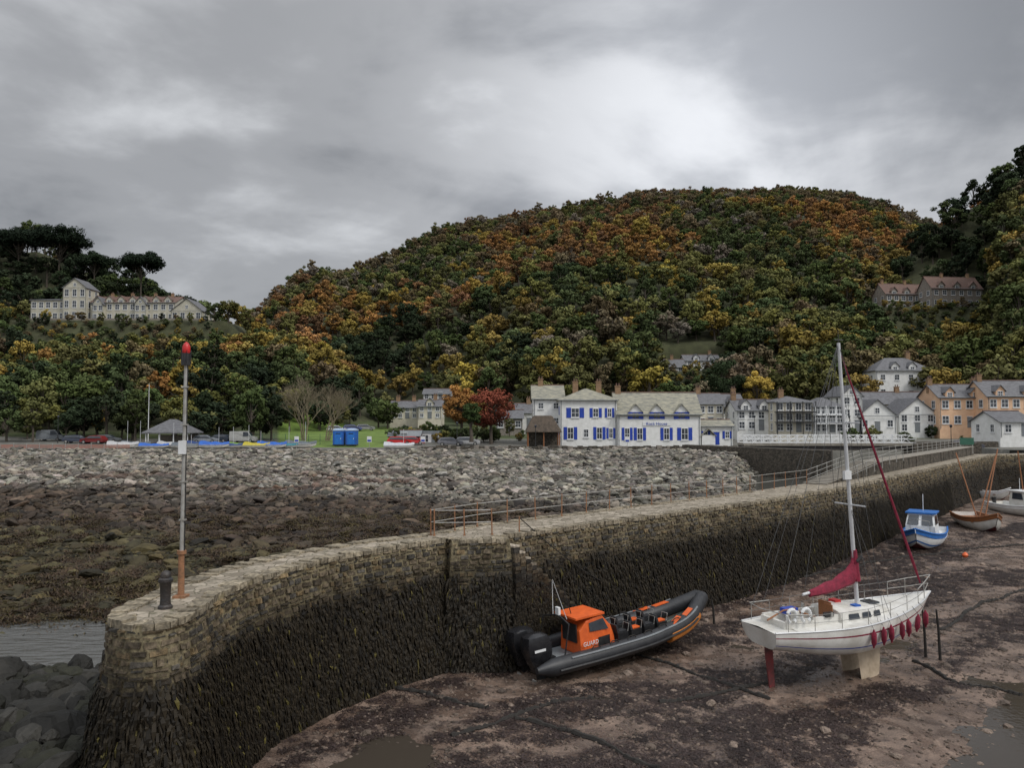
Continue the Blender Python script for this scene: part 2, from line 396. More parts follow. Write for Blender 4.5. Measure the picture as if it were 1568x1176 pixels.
while k<L:
    zt=TOP+min(1.0,max(0,(a.y+d.y*k-55)*.1))
    c=a+d*(k+.35)+nn*.7;mb.obox((c.x,c.y,(TOP-.1+zt)/2),d*.345,nn*.8*random.uniform(.96,1.04),(0,0,max(.03,(zt-TOP+.1)/2)),darkstone)
    mb.obox((c.x,c.y,zt+.03),d*.34,nn*.85,(0,0,.03),concrete);k+=.7
mb.obj('raised_walkway')
mb=MB();p=[Vector((.3,31.9,4.9)),Vector((1.6,32.3,3.7)),Vector((3.0,33.3,2.5)),Vector((4.4,34.5,1.5))]
mb.tube(p,.022,rope,6);mb.tube([(.3,31.9,4.3),(.3,31.9,4.95)],.03,rust,6);mb.obj('rope_handrail')
# ---------- mud
def mudh(X,Y):
    d=wall_sd(X,Y)
    z=-.55+.0*X
    z=z+ss(38,60,Y)*.55+.25*np.exp(-np.abs(d)/1.6)
    z=z+(fbm(X*.35,Y*.35,3)-.5)*.24+(fbm(X*1.7,Y*1.7,9,3)-.5)*.09
    z=z-.26*np.exp(-(((X+3.9)/1.6)**2+((Y-20.8)/2.8)**2))
    z=z-.28*np.exp(-(((X-13.2)/3.0)**2+((Y-20.4)/1.6)**2))-.26*np.exp(-(((X-18.0)/4.2)**2+((Y-24.6)/2.6)**2))
    z=z-.2*np.exp(-(((X-2.8)/.8)**2+((Y-26.8)/.5)**2))
    z=z-.22*np.exp(-((((X-21)*.8-(Y-29)*.6)/1.4)**2+(((X-21)*.6+(Y-29)*.8)/5)**2))
    z=z-.16*np.exp(-(((X-9.6)/1.6)**2+((Y-33.0)/.9)**2))
    z=z-.16*np.exp(-(((X-15.5)/2.2)**2+((Y-33.5)/1.0)**2))
    z=z-.2*np.exp(-((((X-32)*.7-(Y-42)*.7)/1.3)**2+(((X-32)*.7+(Y-42)*.7)/9)**2))*ss(62,50,Y)
    return np.where(d>0.3,-3.0,z),d
ys=8+np.cumsum(np.interp(np.arange(420),[0,420],[.09,.42]));xs=np.linspace(-12,98,760)
X,Y=np.meshgrid(xs,ys);Z,d=mudh(X,Y)
def mk_mud():
    m,N,L,P=nt('harbour_mud')
    g=N.new('ShaderNodeNewGeometry')
    def noise(s,dt=8,ro=.6,vec=None,dist=0):
        q=N.new('ShaderNodeTexNoise');q.inputs['Scale'].default_value=s;q.inputs['Detail'].default_value=dt;q.inputs['Roughness'].default_value=ro;q.inputs['Distortion'].default_value=dist;L.new(vec or g.outputs['Position'],q.inputs['Vector']);return q.outputs['Fac']
    def mr(v,a,b,c=0,d_=1):
        q=N.new('ShaderNodeMapRange');q.inputs[1].default_value=a;q.inputs[2].default_value=b;q.inputs[3].default_value=c;q.inputs[4].default_value=d_;L.new(v,q.inputs[0]);return q.outputs[0]
    def mix(f,a,b,t='MIX'):
        q=N.new('ShaderNodeMixRGB');q.blend_type=t
        for s_,v in ((q.inputs[0],f),(q.inputs[1],a),(q.inputs[2],b)):
            if isinstance(v,tuple): s_.default_value=(*v,1)
            elif isinstance(v,(int,float)): s_.default_value=v
            else:L.new(v,s_)
        return q.outputs[0]
    mp=N.new('ShaderNodeMapping');mp.inputs['Rotation'].default_value=(0,0,.6);mp.inputs['Scale'].default_value=(.35,1,1);L.new(g.outputs['Position'],mp.inputs['Vector'])
    st=noise(.9,10,.65,mp.outputs[0],.5)
    base=mix(mr(noise(.5),.35,.65),(.275,.20,.155),(.15,.112,.09))
    fine=noise(22,6,.8)
    base=mix(1.0,base,mix(mr(fine,.35,.65),(.4,.4,.4),(1.4,1.35,1.3)),'MULTIPLY')
    weed=mr(st,.52,.60)
    w2=mr(noise(3.5,8,.75),.42,.58);wf=N.new('ShaderNodeMath');wf.operation='MULTIPLY';L.new(weed,wf.inputs[0]);L.new(w2,wf.inputs[1])
    c=mix(wf.outputs[0],base,(.04,.03,.027))
    wetf=mr(noise(.8,6,.6,None,.8),.45,.6,1,0)
    c=mix(wetf,c,mix(1.0,c,(.6,.58,.58),'MULTIPLY'))
    L.new(c,P.inputs['Base Color'])
    rr=mr(wetf,0,1,.7,.2);L.new(rr,P.inputs['Roughness'])
    bu=N.new('ShaderNodeBump');bu.inputs['Strength'].default_value=.7;bu.inputs['Distance'].default_value=.04
    s1=noise(7,10,.75);L.new(s1,bu.inputs['Height']);L.new(bu.outputs[0],P.inputs['Normal'])
    return m
npobj('harbour_mud',np.stack([X,Y,Z],-1).reshape(-1,3),gridfaces(len(xs),len(ys)),[mk_mud()],True)
def waterm(name,c,ro=.06,bs=3,bst=.15,sc3=None,dist=.05):
    m,N,L,P=nt(name);P.inputs['Base Color'].default_value=(*c,1);P.inputs['Roughness'].default_value=ro;P.inputs['IOR'].default_value=1.33
    g=N.new('ShaderNodeNewGeometry');q=N.new('ShaderNodeTexNoise');q.inputs['Scale'].default_value=bs;q.inputs['Detail'].default_value=5
    mp=N.new('ShaderNodeMapping');mp.inputs['Scale'].default_value=sc3 or (1,1,1);L.new(g.outputs['Position'],mp.inputs['Vector']);L.new(mp.outputs[0],q.inputs['Vector'])
    b=N.new('ShaderNodeBump');b.inputs['Strength'].default_value=bst;b.inputs['Distance'].default_value=dist;L.new(q.outputs['Fac'],b.inputs['Height']);L.new(b.outputs['Normal'],P.inputs['Normal'])
    return m
mb=MB();mb.add([(-8.3,8,-.64),(60,8,-.64),(60,60,-.64),(20,46,-.64),(2,31,-.64),(-6,25,-.64)],[(0,1,2,3,4,5)],waterm('puddle_water',(.055,.045,.035),.04,5,.12,None,.03));mb.obj('harbour_puddles',recalc=False)
# ---------- beach
def beachh(X,Y):
    n1=fbm(X*.08,Y*.08,21)
    Ye=Y+ (n1-.5)*8
    z=np.interp(Ye,[8,20,25,27.5,31.5,35,45,60,80,105,116,124],[.75,.75,.35,.05,.05,.55,1.3,2.2,3.15,3.85,4.1,4.15])
    z=np.where(Y>112,4.1*ss(112,118,Y)+z*(1-ss(112,118,Y)),z)
    b=X/np.maximum(Y,1);m=ss(.275,.33,b+ (fbm(X*.1,Y*.1,5)-.5)*.03)
    z=z*(1-m)+.4*m
    z=z+(fbm(X*.5,Y*.5,31)-.5)*.35*(Y<110)
    return z
ys=8+np.cumsum(np.interp(np.arange(300),[0,300],[.18,.62]));ys=ys[ys<124];xs=np.linspace(-125,98,560)
X,Y=np.meshgrid(xs,ys);Z=beachh(X,Y);dd=wall_sd(X,Y);Z=np.where(dd<-.3,-3.2,Z)
def bcol(X,Y):
    n1=fbm(X*.07,Y*.12,41);n2=fbm(X*.4,Y*.6,42)
    t=Y+(n1-.5)*30+np.clip(X,-40,20)*.12
    pale=ss(54,70,t)
    weed=np.stack([.085+0*X,.062+0*X,.045+0*X],-1)*(.35+1.1*n2[...,None])
    ol=np.stack([.085+0*X,.072+0*X,.034+0*X],-1)*(.45+1.1*n2[...,None])
    k=ss(44,36,t)[...,None];lowc=weed*(1-k)+ol*k
    pc=np.stack([.33+0*X,.31+0*X,.28+0*X],-1)*(.3+1.1*n2[...,None])
    red=(ss(64,69,Y+(n1-.5)*10)*ss(84,76,Y)*ss(.47,.6,fbm(X*.1,Y*.45,44))*ss(0,-10,X))[...,None]*.85
    pc=pc*(1-red)+np.stack([.15+0*X,.09+0*X,.07+0*X],-1)*red
    return lowc*(1-pale[...,None])+pc*pale[...,None]
C=bcol(X,Y)*.42
beachmat=M('beach_shingle',(1,1,1),(.3,.3,.3),2.5,.9,1,6,attr='col',bdist=.15)
npobj('boulder_beach_ground',np.stack([X,Y,Z],-1).reshape(-1,3),gridfaces(len(xs),len(ys)),[beachmat],True,cols={'col':C.reshape(-1,3)})
mb=MB();mb.add([(-70,10,.42),(-8.8,10,.42),(-8.8,36,.42),(-70,36,.42)],[(0,1,2,3)],waterm('river_water_mat',(.10,.10,.095),.1,1.6,.8,(.6,1.8,1),.14));mb.obj('river_water',recalc=False)
mb=MB();mb.add([(18,58,1.1),(60,102,1.1),(95,112,1.1),(95,126,1.1),(30,126,1.1),(20,80,1.1)],[(0,1,2,3,4,5)],waterm('river_water_mat2',(.08,.08,.07),.1,1.2,.5,(.8,1.6,1),.1));mb.obj('river_water',recalc=False)
def mk_rocks():
    col=bpy.data.collections.new('rock_shapes');ms=M('boulder_rock',(1,1,1),(.45,.45,.43),3.0,.75,.9,6,inst='tint',bdist=.08,spec=.35)
    for i in range(10):
        bm=bmesh.new();r=random.Random(i+3)
        for _ in range(26):
            v=Vector((r.gauss(0,1),r.gauss(0,1),r.gauss(0,1))).normalized()*r.uniform(.7,1.08)
            bm.verts.new((v.x*.62,v.y*.46,v.z*.32))
        bmesh.ops.convex_hull(bm,input=bm.verts[:])
        for v in [v for v in bm.verts if not v.link_faces]: bm.verts.remove(v)
        bmesh.ops.subdivide_edges(bm,edges=bm.edges[:],cuts=1,use_grid_fill=True,smooth=.35)
        for v in bm.verts: v.co+=Vector((r.uniform(-1,1),r.uniform(-1,1),r.uniform(-1,1)))*.02
        me=bpy.data.meshes.new('rock%02d'%i);bm.to_mesh(me);bm.free();me.materials.append(ms)
        o=bpy.data.objects.new('rock%02d'%i,me);col.objects.link(o)
    return col
rocks=mk_rocks()
N=100000
yy=np.sqrt(RNG.random(N)*(117**2-31**2)+31**2);bb=RNG.uniform(-.78,.36,N);xx=bb*yy
keep=(wall_sd(xx,yy)>1.9)&(yy<116.5);xx=xx[keep];yy=yy[keep];N=len(xx);zz=beachh(xx,yy)
c=bcol(xx,yy)*RNG.uniform(.4,1.5,(N,1))*np.stack([RNG.uniform(.95,1.12,N),np.ones(N),RNG.uniform(.84,1.02,N)],1)
dark=RNG.random(N)<.25;c[dark]*=.4
lt=RNG.random(N)<.06;c[lt]*=1.45
s=RNG.uniform(.2,.46,N)+(RNG.random(N)<.06)*RNG.uniform(.3,.8,N)
S=np.stack([s*RNG.uniform(.8,1.5,N),s*RNG.uniform(.8,1.2,N),s*RNG.uniform(.6,1.2,N)],1)
scatter('beach_boulders',np.stack([xx,yy,zz+s*.05],1),np.stack([RNG.uniform(-.5,.5,N),RNG.uniform(-.5,.5,N),RNG.uniform(0,6.28,N)],1),S,RNG.integers(0,10,N),c,rocks)
P=[];R=[];S=[];T=[]
for k in range(900):
    x=random.uniform(-21,-10.0);y=random.uniform(12.0,25.8)
    if wall_sd(np.array([x]),np.array([y]))[0]<1.7: continue
    s=random.choice([.35,.5,.7,.9,1.2,1.6]) if y<24.5 else random.uniform(.35,.9)
    P.append((x,y,.7+random.uniform(-.2,.15)+(.3 if s<1.0 else .05)-.3*(y>24)));R.append((random.uniform(-.6,.6),random.uniform(-.6,.6),random.uniform(0,6.3)))
    S.append((s*random.uniform(.9,1.2),s*1.1,s*random.uniform(1.1,1.7)));g=random.uniform(.4,1.1);T.append(random.choice([(.034*g,.032*g,.026*g),(.028*g,.028*g,.016*g),(.05*g,.047*g,.04*g)]))
scatter('boulders',P,R,S,[random.randrange(10) for _ in P],T,rocks)
N=30000;yy=np.sqrt(RNG.random(N)*(62**2-13**2)+13**2);bb=RNG.uniform(-.45,.72,N);xx=bb*yy;k=wall_sd(xx,yy)<-2.1;xx=xx[k];yy=yy[k];N=len(xx)
zz,_=mudh(xx,yy);s=RNG.uniform(.04,.13,N)*(1+2*(RNG.random(N)<.015));g=RNG.uniform(.35,1.5,(N,1))
scatter('mud_pebbles',np.stack([xx,yy,zz],1),RNG.uniform(0,6.28,(N,3))*np.array([.05,.05,1]),np.stack([s,s,s],1)*1.2,RNG.integers(0,10,N),np.array([[.23,.175,.14]])*g,rocks)
def mk_weed():
    col=bpy.data.collections.new('weed_shapes');wm=M('seaweed_clump',(1,1,1),(.5,.5,.5),5,.5,inst='tint',spec=.3)
    for i in range(4):
        r=random.Random(50+i);V=[];Fs=[]
        for _ in range(60):
            a=r.uniform(0,6.28);l=r.uniform(.1,.5);w=r.uniform(.012,.04);x0=r.gauss(0,.32);y0=r.gauss(0,.32);h=r.uniform(.02,.08);o=len(V);ca,sa=math.cos(a),math.sin(a)
            for q,hh in ((0,.02),(.5,h),(1,.01)):
                for sg in (-1,1): V.append((x0+ca*l*q-sa*w*sg*(1.2-q),y0+sa*l*q+ca*w*sg*(1.2-q),hh))
            Fs+= [(o,o+1,o+3,o+2),(o+2,o+3,o+5,o+4)]
        col.objects.link(npobj('weed%02d'%i,V,Fs,[wm],link=False))
    return col
weeds=mk_weed()
N=40000;yy=np.sqrt(RNG.random(N)*(70**2-13**2)+13**2);bb=RNG.uniform(-.45,.72,N);xx=bb*yy
den=fbm((xx*.8+yy*.55)*.12,(yy*.8-xx*.55)*.5,61)+.25*(fbm(xx*1.1,yy*1.1,64,3)-.5);k=(wall_sd(xx,yy)<-1.8)&((den>.56)|((wall_sd(xx,yy)>-3.2)&(RNG.random(N)<.5)));xx=xx[k];yy=yy[k];N=len(xx);zz,_=mudh(xx,yy)
g=RNG.uniform(.5,1.6,(N,1));s=RNG.uniform(.2,.6,N)
scatter('seaweed_patches',np.stack([xx,yy,zz],1),np.stack([0*xx,0*xx,RNG.uniform(0,6.28,N)],1),np.stack([s,s,s],1),RNG.integers(0,4,N),np.array([[.055,.038,.034]])*g,weeds)
N=7000;yy=np.sqrt(RNG.random(N)*(56**2-31**2)+31**2);bb=RNG.uniform(-.72,.1,N);xx=bb*yy;k=(wall_sd(xx,yy)>2)&(fbm(xx*.3,yy*.3,71)>.5);xx=xx[k];yy=yy[k];N=len(xx);zz=beachh(xx,yy)
g=RNG.uniform(.4,1.3,(N,1));s=RNG.uniform(.5,1.1,N)
scatter('beach_seaweed',np.stack([xx,yy,zz+.12],1),np.stack([RNG.uniform(-.3,.3,N),RNG.uniform(-.3,.3,N),RNG.uniform(0,6.28,N)],1),np.stack([s,s,s*1.6],1),RNG.integers(0,4,N),np.where(RNG.random((N,1))<.35,np.array([[.10,.075,.025]]),np.array([[.075,.045,.022]]))*g,weeds)
def chain(pxs):
    P=[G(a,b,-.5) for a,b in pxs];P=resample(P,.10);mb=MB();pp=[]
    for i,p in enumerate(P):
        x=p[0]+.08*math.sin(i*.23)+random.uniform(-.025,.025);y=p[1]+.07*math.cos(i*.17)
        z=float(mudh(np.array([x]),np.array([y]))[0][0]);pp.append((x,y,max(z,-.66)+.03))
    mb.tube(pp,[random.uniform(.03,.11) for _ in pp],rope,6);mb.obj('mooring_chain')
chain([(545,1040),(600,1052),(660,1068),(745,1085)])
chain([(690,1125),(760,1105),(830,1080),(905,1062)])
chain([(790,1100),(880,1118),(960,1160),(1010,1176)])
chain([(930,985),(1060,1030),(1180,1070)])
chain([(1010,1075),(1100,1060),(1180,1045)])
chain([(1220,890),(1330,870),(1480,850),(1568,845)])
chain([(1440,965),(1500,925),(1568,905)])
chain([(1400,1010),(1460,1040),(1568,1060)])
# ---------- terrain
PADS=[]
TM=[(-600,640),(250,600),(330,520),(372,482),(410,450),(450,415),(480,405),(530,408),(600,375),(680,340),(800,320),(870,308),(1000,290),(1100,285),(1210,280),(1290,285),(1360,305),(1420,335),(1568,360),(2400,380)]
TL=[(-900,300),(-200,330),(0,352),(50,345),(100,365),(150,395),(200,420),(260,450),(310,475),(370,484),(430,490),(500,512),(560,555),(600,600),(640,645)]
TR=[(1080,650),(1130,600),(1180,520),(1230,490),(1290,465),(1350,410),(1400,345),(1440,308),(1500,275),(1568,228),(1800,130),(2400,100)]
def tb(T,P): return np.interp(P,[a for a,_ in T],[b for _,b in T])
def plain(Y): return 4.15+np.clip(Y-130,0,130)*.04
def terr(X,Y,pads=True):
    P=784+1180*X/np.maximum(Y,1);pl=plain(Y)
    R=np.interp(P,[250,450,680,1100,1400,2000],[500,560,650,760,700,650]);B=np.interp(P,[300,600,700,850,1100,1400],[300,260,235,190,190,200])
    top=CH+(640-tb(TM,P))/F*R-8;t=(Y-B)/(R-B);hb=plain(B);tc=np.clip(t,0,1)
    hm=hb+(top-hb)*tc**.92+(fbm(X/70,Y/110,80)-.5)*60*tc*(1-tc)*1.6
    hm=np.where(t>1,top-(Y-R)*.3,hm);hm=np.where(t<0,-50,hm)
    R=np.interp(P,[100,300,400,600],[335,300,255,232]);B=np.interp(P,[0,300,500,640],[148,152,185,220])
    top=CH+(640-tb(TL,P))/F*R-10;t=np.clip((Y-B)/(R-B),0,1);top=np.maximum(top,plain(R))
    hl=plain(B)+(top-plain(B))*t
    w=ss(345,318,P);ht=np.where(Y<240,5+(27-5)*np.clip((Y-B)/(240-B),0,1),np.where(Y<253,27+(Y-240)/13*14,np.where(Y<284,41+(Y-253)*.03,42+(top-42)*np.clip((Y-284)/np.maximum(R-284,1),0,1))))
    hl=hl*(1-w)+ht*w
    hl=np.where(Y>R,top-(Y-R)*.4,hl);hl=np.where((Y<B)|(P>640),-50,hl)
    R=np.interp(P,[1130,1250,1400,1800],[235,270,335,330]);B=np.interp(P,[1100,1300,1568],[175,165,150])
    top=CH+(640-tb(TR,P))/F*R-11;top=np.maximum(top,plain(R));t=np.clip((Y-B)/(R-B),0,1)
    hr=plain(B)+(top-plain(B))*t**.95
    w=ss(1325,1350,P)*ss(1545,1520,P);hq=np.where(Y<245,5+25*np.clip((Y-B)/(245-B),0,1),np.where(Y<262,30+(Y-245)/17*17,np.where(Y<287,47+(Y-262)*.03,47.7+(top-47.7)*np.clip((Y-287)/np.maximum(R-287,1),0,1))))
    hr=hr*(1-w)+hq*w
    hr=np.where(Y>R,top-(Y-R)*.25,hr);hr=np.where((Y<B)|(P<1080),-50,hr)
    h=np.maximum(np.maximum(pl,hm),np.maximum(hl,hr))
    if pads:
        for (px,py,rx,ry,pz) in PADS:
            q=np.maximum(np.abs(X-px)/rx,np.abs(Y-py)/ry);k=ss(1.4,1.0,q);h=h*(1-k)+pz*k
    return h
# ---------- houses
def win(mb,o,u,nrm,w,h,fr=wht,gl=glass,mull=1,shut=None,sill=True):
    o=Vector(o);u=Vector(u);nr=Vector(nrm);z=Vector((0,0,1))
    def bx(cu,cz,hw,hh,d0,d1,m):
        mb.obox(o+u*cu+z*cz+nr*((d0+d1)/2),u*hw,nr*((d1-d0)/2),z*hh,m)
    bx(0,0,w/2,h/2,-.01,.02,gl)
    t=.07
    bx(0,h/2,w/2+t,t*.8,0,.07,fr);bx(0,-h/2,w/2+t,t*.8,0,.07,fr)
    bx(-w/2-t/2,0,t*.7,h/2,0,.065,fr);bx(w/2+t/2,0,t*.7,h/2,0,.065,fr)
    for k in range(mull):
        bx(-w/2+w*(k+1)/(mull+1),0,.03,h/2,0,.05,fr)
    bx(0,0,w/2,.03,0,.045,fr)
    if sill:bx(0,-h/2-.12,w/2+.15,.05,0,.14,fr)
    if shut:
        sw=w*.32
        for sg in (-1,1): bx(sg*(w/2+t+sw+.03),0,sw,h/2+.08,0,.06,shut)
def slabroof(mb,pts,th,m):
    V=[Vector(p) for p in pts];k=len(V)
    mb.add(V+[p-Vector((0,0,th)) for p in V],[tuple(range(k)),tuple(range(2*k-1,k-1,-1))]+[(i,k+i,k+(i+1)%k,(i+1)%k) for i in range(k)],m)
def house(name,x,y,z,w,d,h,yaw=0,wall=white,roof=slate,rt='x',rh=3,cols=3,rows=2,chim=(),dorm=(),shut=None,oh=.35,found=4,parent=None,ww=1.0,wh=1.3,door=True,side=True,wins=None,dz=None,fr=wht,dw=1.7,dfr=None):
    root=empty(name,(x,y,z),yaw,parent)
    mb=MB();mb.box(-w/2,w/2,0,d,-found,h,wall)
    rb=MB()
    if rt=='x':
        for sx in (-1,1):
            mb.add([(sx*w/2,0,h),(sx*w/2,d,h),(sx*w/2,d/2,h+rh)],[(0,1,2)],wall)
        s=rh/(d/2);e=oh
        slabroof(rb,[(-w/2-e,-e,h-e*s+.1),(w/2+e,-e,h-e*s+.1),(w/2+e,d/2,h+rh+.1),(-w/2-e,d/2,h+rh+.1)],.16,roof)
        slabroof(rb,[(w/2+e,d+e,h-e*s+.1),(-w/2-e,d+e,h-e*s+.1),(-w/2-e,d/2+.01,h+rh+.1),(w/2+e,d/2+.01,h+rh+.1)],.16,roof)
        rb.tube([(-w/2-e,d/2,h+rh+.12),(w/2+e,d/2,h+rh+.12)],.13,tile,6)
    elif rt=='y':
        for yy_ in (0,d): mb.add([(-w/2,yy_,h),(w/2,yy_,h),(0,yy_,h+rh)],[(0,1,2)],wall)
        s=rh/(w/2);e=oh
        slabroof(rb,[(-w/2-e,-e,h-e*s+.1),(0,-e,h+rh+.1),(0,d+e,h+rh+.1),(-w/2-e,d+e,h-e*s+.1)],.16,roof)
        slabroof(rb,[(.01,-e,h+rh+.1),(w/2+e,-e,h-e*s+.1),(w/2+e,d+e,h-e*s+.1),(.01,d+e,h+rh+.1)],.16,roof)
    elif rt=='hip':
        e=oh;r=min(w,d)/2;rx=max(w/2-r,.05);ry=max(d/2-r,.02)
        A=[(-w/2-e,-e,h),(w/2+e,-e,h),(w/2+e,d+e,h),(-w/2-e,d+e,h)]
        T=[(-rx,d/2-ry,h+rh),(rx,d/2-ry,h+rh),(rx,d/2+ry,h+rh),(-rx,d/2+ry,h+rh)]
        V=A+T+[(a,b,c-.18) for a,b,c in A]
        rb.add(V,[(0,1,5,4),(1,2,6,5),(2,3,7,6),(3,0,4,7),(4,5,6,7),(8,9,1,0),(9,10,2,1),(10,11,3,2),(11,8,0,3),(11,10,9,8)],roof)
    else:
        rb.box(-w/2-.12,w/2+.12,-.12,d+.12,h,h+.3,roof)
    wb=MB()
    wb.tube([(-w/2-.2,-oh-.05,h-.12),(w/2+.2,-oh-.05,h-.12)],.07,greyp,5)
    for sx in (-1,1): wb.tube([(sx*(w/2-.2),-.08,-.2),(sx*(w/2-.2),-.08,h-.1)],.05,greyp,5)
    if wins is None:
        for r in range(rows):
            for c in range(cols):
                if door and r==0 and c==cols//2: continue
                win(wb,(-w/2+w*(c+.5)/cols,0,h*(r+.52)/rows),(1,0,0),(0,-1,0),ww,wh,shut=shut,fr=fr)
    else:
        for q in wins: win(wb,(q[0],0,q[1]),(1,0,0),(0,-1,0),q[2],q[3],shut=shut if len(q)<5 else q[4],fr=fr)
    if door:
        xd=-w/2+w*(cols//2+.5)/cols
        wb.box(xd-.5,xd+.5,-.05,0,0,2.1,shut or greyp);wb.box(xd-.62,xd+.62,-.1,0,2.12,2.24,fr)
    if side:
        for sx in (-1,1):
            for r in range(rows):
                for c in range(max(1,int(d//3.5))):
                    kk=max(1,int(d//3.5));win(wb,(sx*w/2,d*(c+.5)/kk,h*(r+.52)/rows),(0,1,0),(sx,0,0),ww*.9,wh,fr=fr,shut=shut)
    if rt=='y': win(wb,(0,0,h+rh*.3),(1,0,0),(0,-1,0),.8,min(1.1,rh*.35),sill=False)
    cb=MB()
    for cx in chim:
        cy=d/2 if rt!='y' else d*.4;cb.box(cx-.45,cx+.45,cy-.35,cy+.35,h+rh*.35,h+rh+1.1,brick);cb.box(cx-.52,cx+.52,cy-.42,cy+.42,h+rh+1.1,h+rh+1.25,brick)
        for q in (-.22,.22): cb.tube([(cx+q,cy,h+rh+1.25),(cx+q,cy,h+rh+1.7)],[.13,.1],tile,8)
    for dx in dorm:
        dh=1.25;zb=h-.4 if dz is None else dz;pk=dw*.55
        mb.box(dx-dw/2,dx+dw/2,-.03,d*.4,zb,zb+dh+.2,wall)
        mb.add([(dx-dw/2,-.03,zb+dh+.2),(dx+dw/2,-.03,zb+dh+.2),(dx,-.03,zb+dh+.2+pk)],[(0,1,2)],wall)
        slabroof(rb,[(dx-dw/2-.25,-.3,zb+dh),(dx,-.3,zb+dh+.3+pk),(dx,d*.45,zb+dh+.3+pk),(dx-dw/2-.25,d*.45,zb+dh)],.12,roof)
        slabroof(rb,[(dx+.01,-.3,zb+dh+.3+pk),(dx+dw/2+.25,-.3,zb+dh),(dx+dw/2+.25,d*.45,zb+dh),(dx+.01,d*.45,zb+dh+.3+pk)],.12,roof)
        win(wb,(dx,-.03,zb+.75),(1,0,0),(0,-1,0),dw*.5,1.0,sill=False,fr=dfr or fr,shut=dfr)
    mb.obj('walls',root);rb.obj('roof',root);wb.obj('windows',root)
    if chim:cb.obj('chimneys',root)
    return root
def hp(name,p0,p1,D,yb,ye,yr,d=8,pad=False,**k):
    x=XD((p0+p1)/2,D);w=(p1-p0)/F*D;z=ZD(yb,D);h=ZD(ye,D)-z;rh=ZD(yr,D)-ZD(ye,D)
    if pad: PADS.append((x,D+d/2,w/2+3,d/2+3,z))
    return house(name,x,D,z,w,d,h,rh=rh,**k)
# Inn
D=128;zi=ZD(681,D);inn=empty('whitewashed_inn',(XD(960,D),D,zi))
s=D/F
def ix(px): return (px-960)*s
hA=(681-612)*s
house('left_wing',ix(901),0,0,(945-858)*s,9,hA,wall=white,roof=slatel,rt='hip',rh=2.0,parent=inn,side=True,rows=2,cols=4,door=False,shut=blue,
  wins=[(-3.0,1.9,.9,1.9),(-.4,1.9,.7,1.3,None),(1.8,1.9,.8,1.9),(3.7,1.9,.55,1.6),(-2.2,5.3,1.2,1.5),(1.2,5.3,.8,1.4),(3.5,5.3,.6,1.4)],chim=(-1.8,2.2))
house('rear_wing',ix(842),5,0,(870-822)*s,9,hA+.3,wall=white,roof=slatel,rt='x',rh=2.4,parent=inn,cols=2,rows=3,door=False,ww=.8,wh=1.0,chim=(-1.2,))
hB=(681-634)*s
house('main_range',ix(1008),-.6,0,(1071-945)*s,9,hB,wall=white,roof=slatel,rt='x',rh=3.6,parent=inn,side=True,rows=1,cols=4,shut=blue,door=False,
  wins=[(-5.3,1.8,.7,1.9),(-3.2,1.8,.8,1.9),(1.2,1.8,.8,1.9),(4.2,1.8,1.0,1.9)],dorm=(-3.9,-.4,3.7),dw=2.1,dz=hB-1.0,dfr=blue,chim=(-6.2,))
house('annexe',ix(1097),.3,0,(1122-1072)*s,6,(679-650)*s,wall=white,roof=slatel,rt='x',rh=.9,parent=inn,rows=1,cols=3,shut=blue,side=False,ww=.6,wh=1.1)
mb=MB();w=1.1;mb.box(ix(1083)-w,ix(1083)+w,-.6,.29,0,1.6,white);slabroof(mb,[(ix(1083)-w-.2,-.8,1.5),(ix(1083),-.8,2.7),(ix(1083),.6,2.7),(ix(1083)-w-.2,.6,1.5)],.1,slatel);slabroof(mb,[(ix(1083)+.01,-.8,2.7),(ix(1083)+w+.2,-.8,1.5),(ix(1083)+w+.2,.6,1.5),(ix(1083)+.01,.6,2.7)],.1,slatel)
mb.box(ix(1004)-2.3,ix(1004)+2.3,-.70,-.61,3.15,3.75,wht);mb.obj('porch',inn)
tx=bpy.data.curves.new('inn_sign_text','FONT');tx.body='Rock House';tx.size=.7;tx.extrude=.01;tx.align_x='CENTER';to=bpy.data.objects.new('sign_lettering',tx);sc.collection.objects.link(to);to.parent=inn;to.location=(ix(1004),-.72,3.25);to.rotation_euler=(math.pi/2,0,0);tx.materials.append(blue)
D=124;sh=empty('thatched_shelter',(XD(832,D),D,ZD(681,D)));mb=MB()
A=[(-3,-1.8,2.0),(3,-1.8,2.0),(3,3.4,2.0),(-3,3.4,2.0)];T=[(-1.6,.8,4.8),(1.4,.8,4.8)]
mb.add(A+T,[(0,1,5,4),(1,2,5),(2,3,4,5),(3,0,4),(3,2,1,0)],thatch)
mb.obj('roof',sh,bevel=.25);mb=MB()
for a in (-2.5,0,2.5):
    for b in (-1.3,3): mb.tube([(a,b,-.5),(a,b,2.2)],.1,wood,8)
mb.box(-2.4,2.4,2.6,2.9,-.5,2.1,darkstone);mb.obj('posts',sh)
hp('slate_roof_house',1068,1108,152,655,618,602,wall=cream,chim=(-1.5,),cols=3)
hp('slate_roof_cottage',1100,1140,158,655,622,603,wall=white,chim=(1.5,),dorm=(0,),cols=2)
hp('terraced_house',1128,1188,146,659,628,612,wall=white,dorm=(-2,1.5),cols=4,chim=(-3.2,))
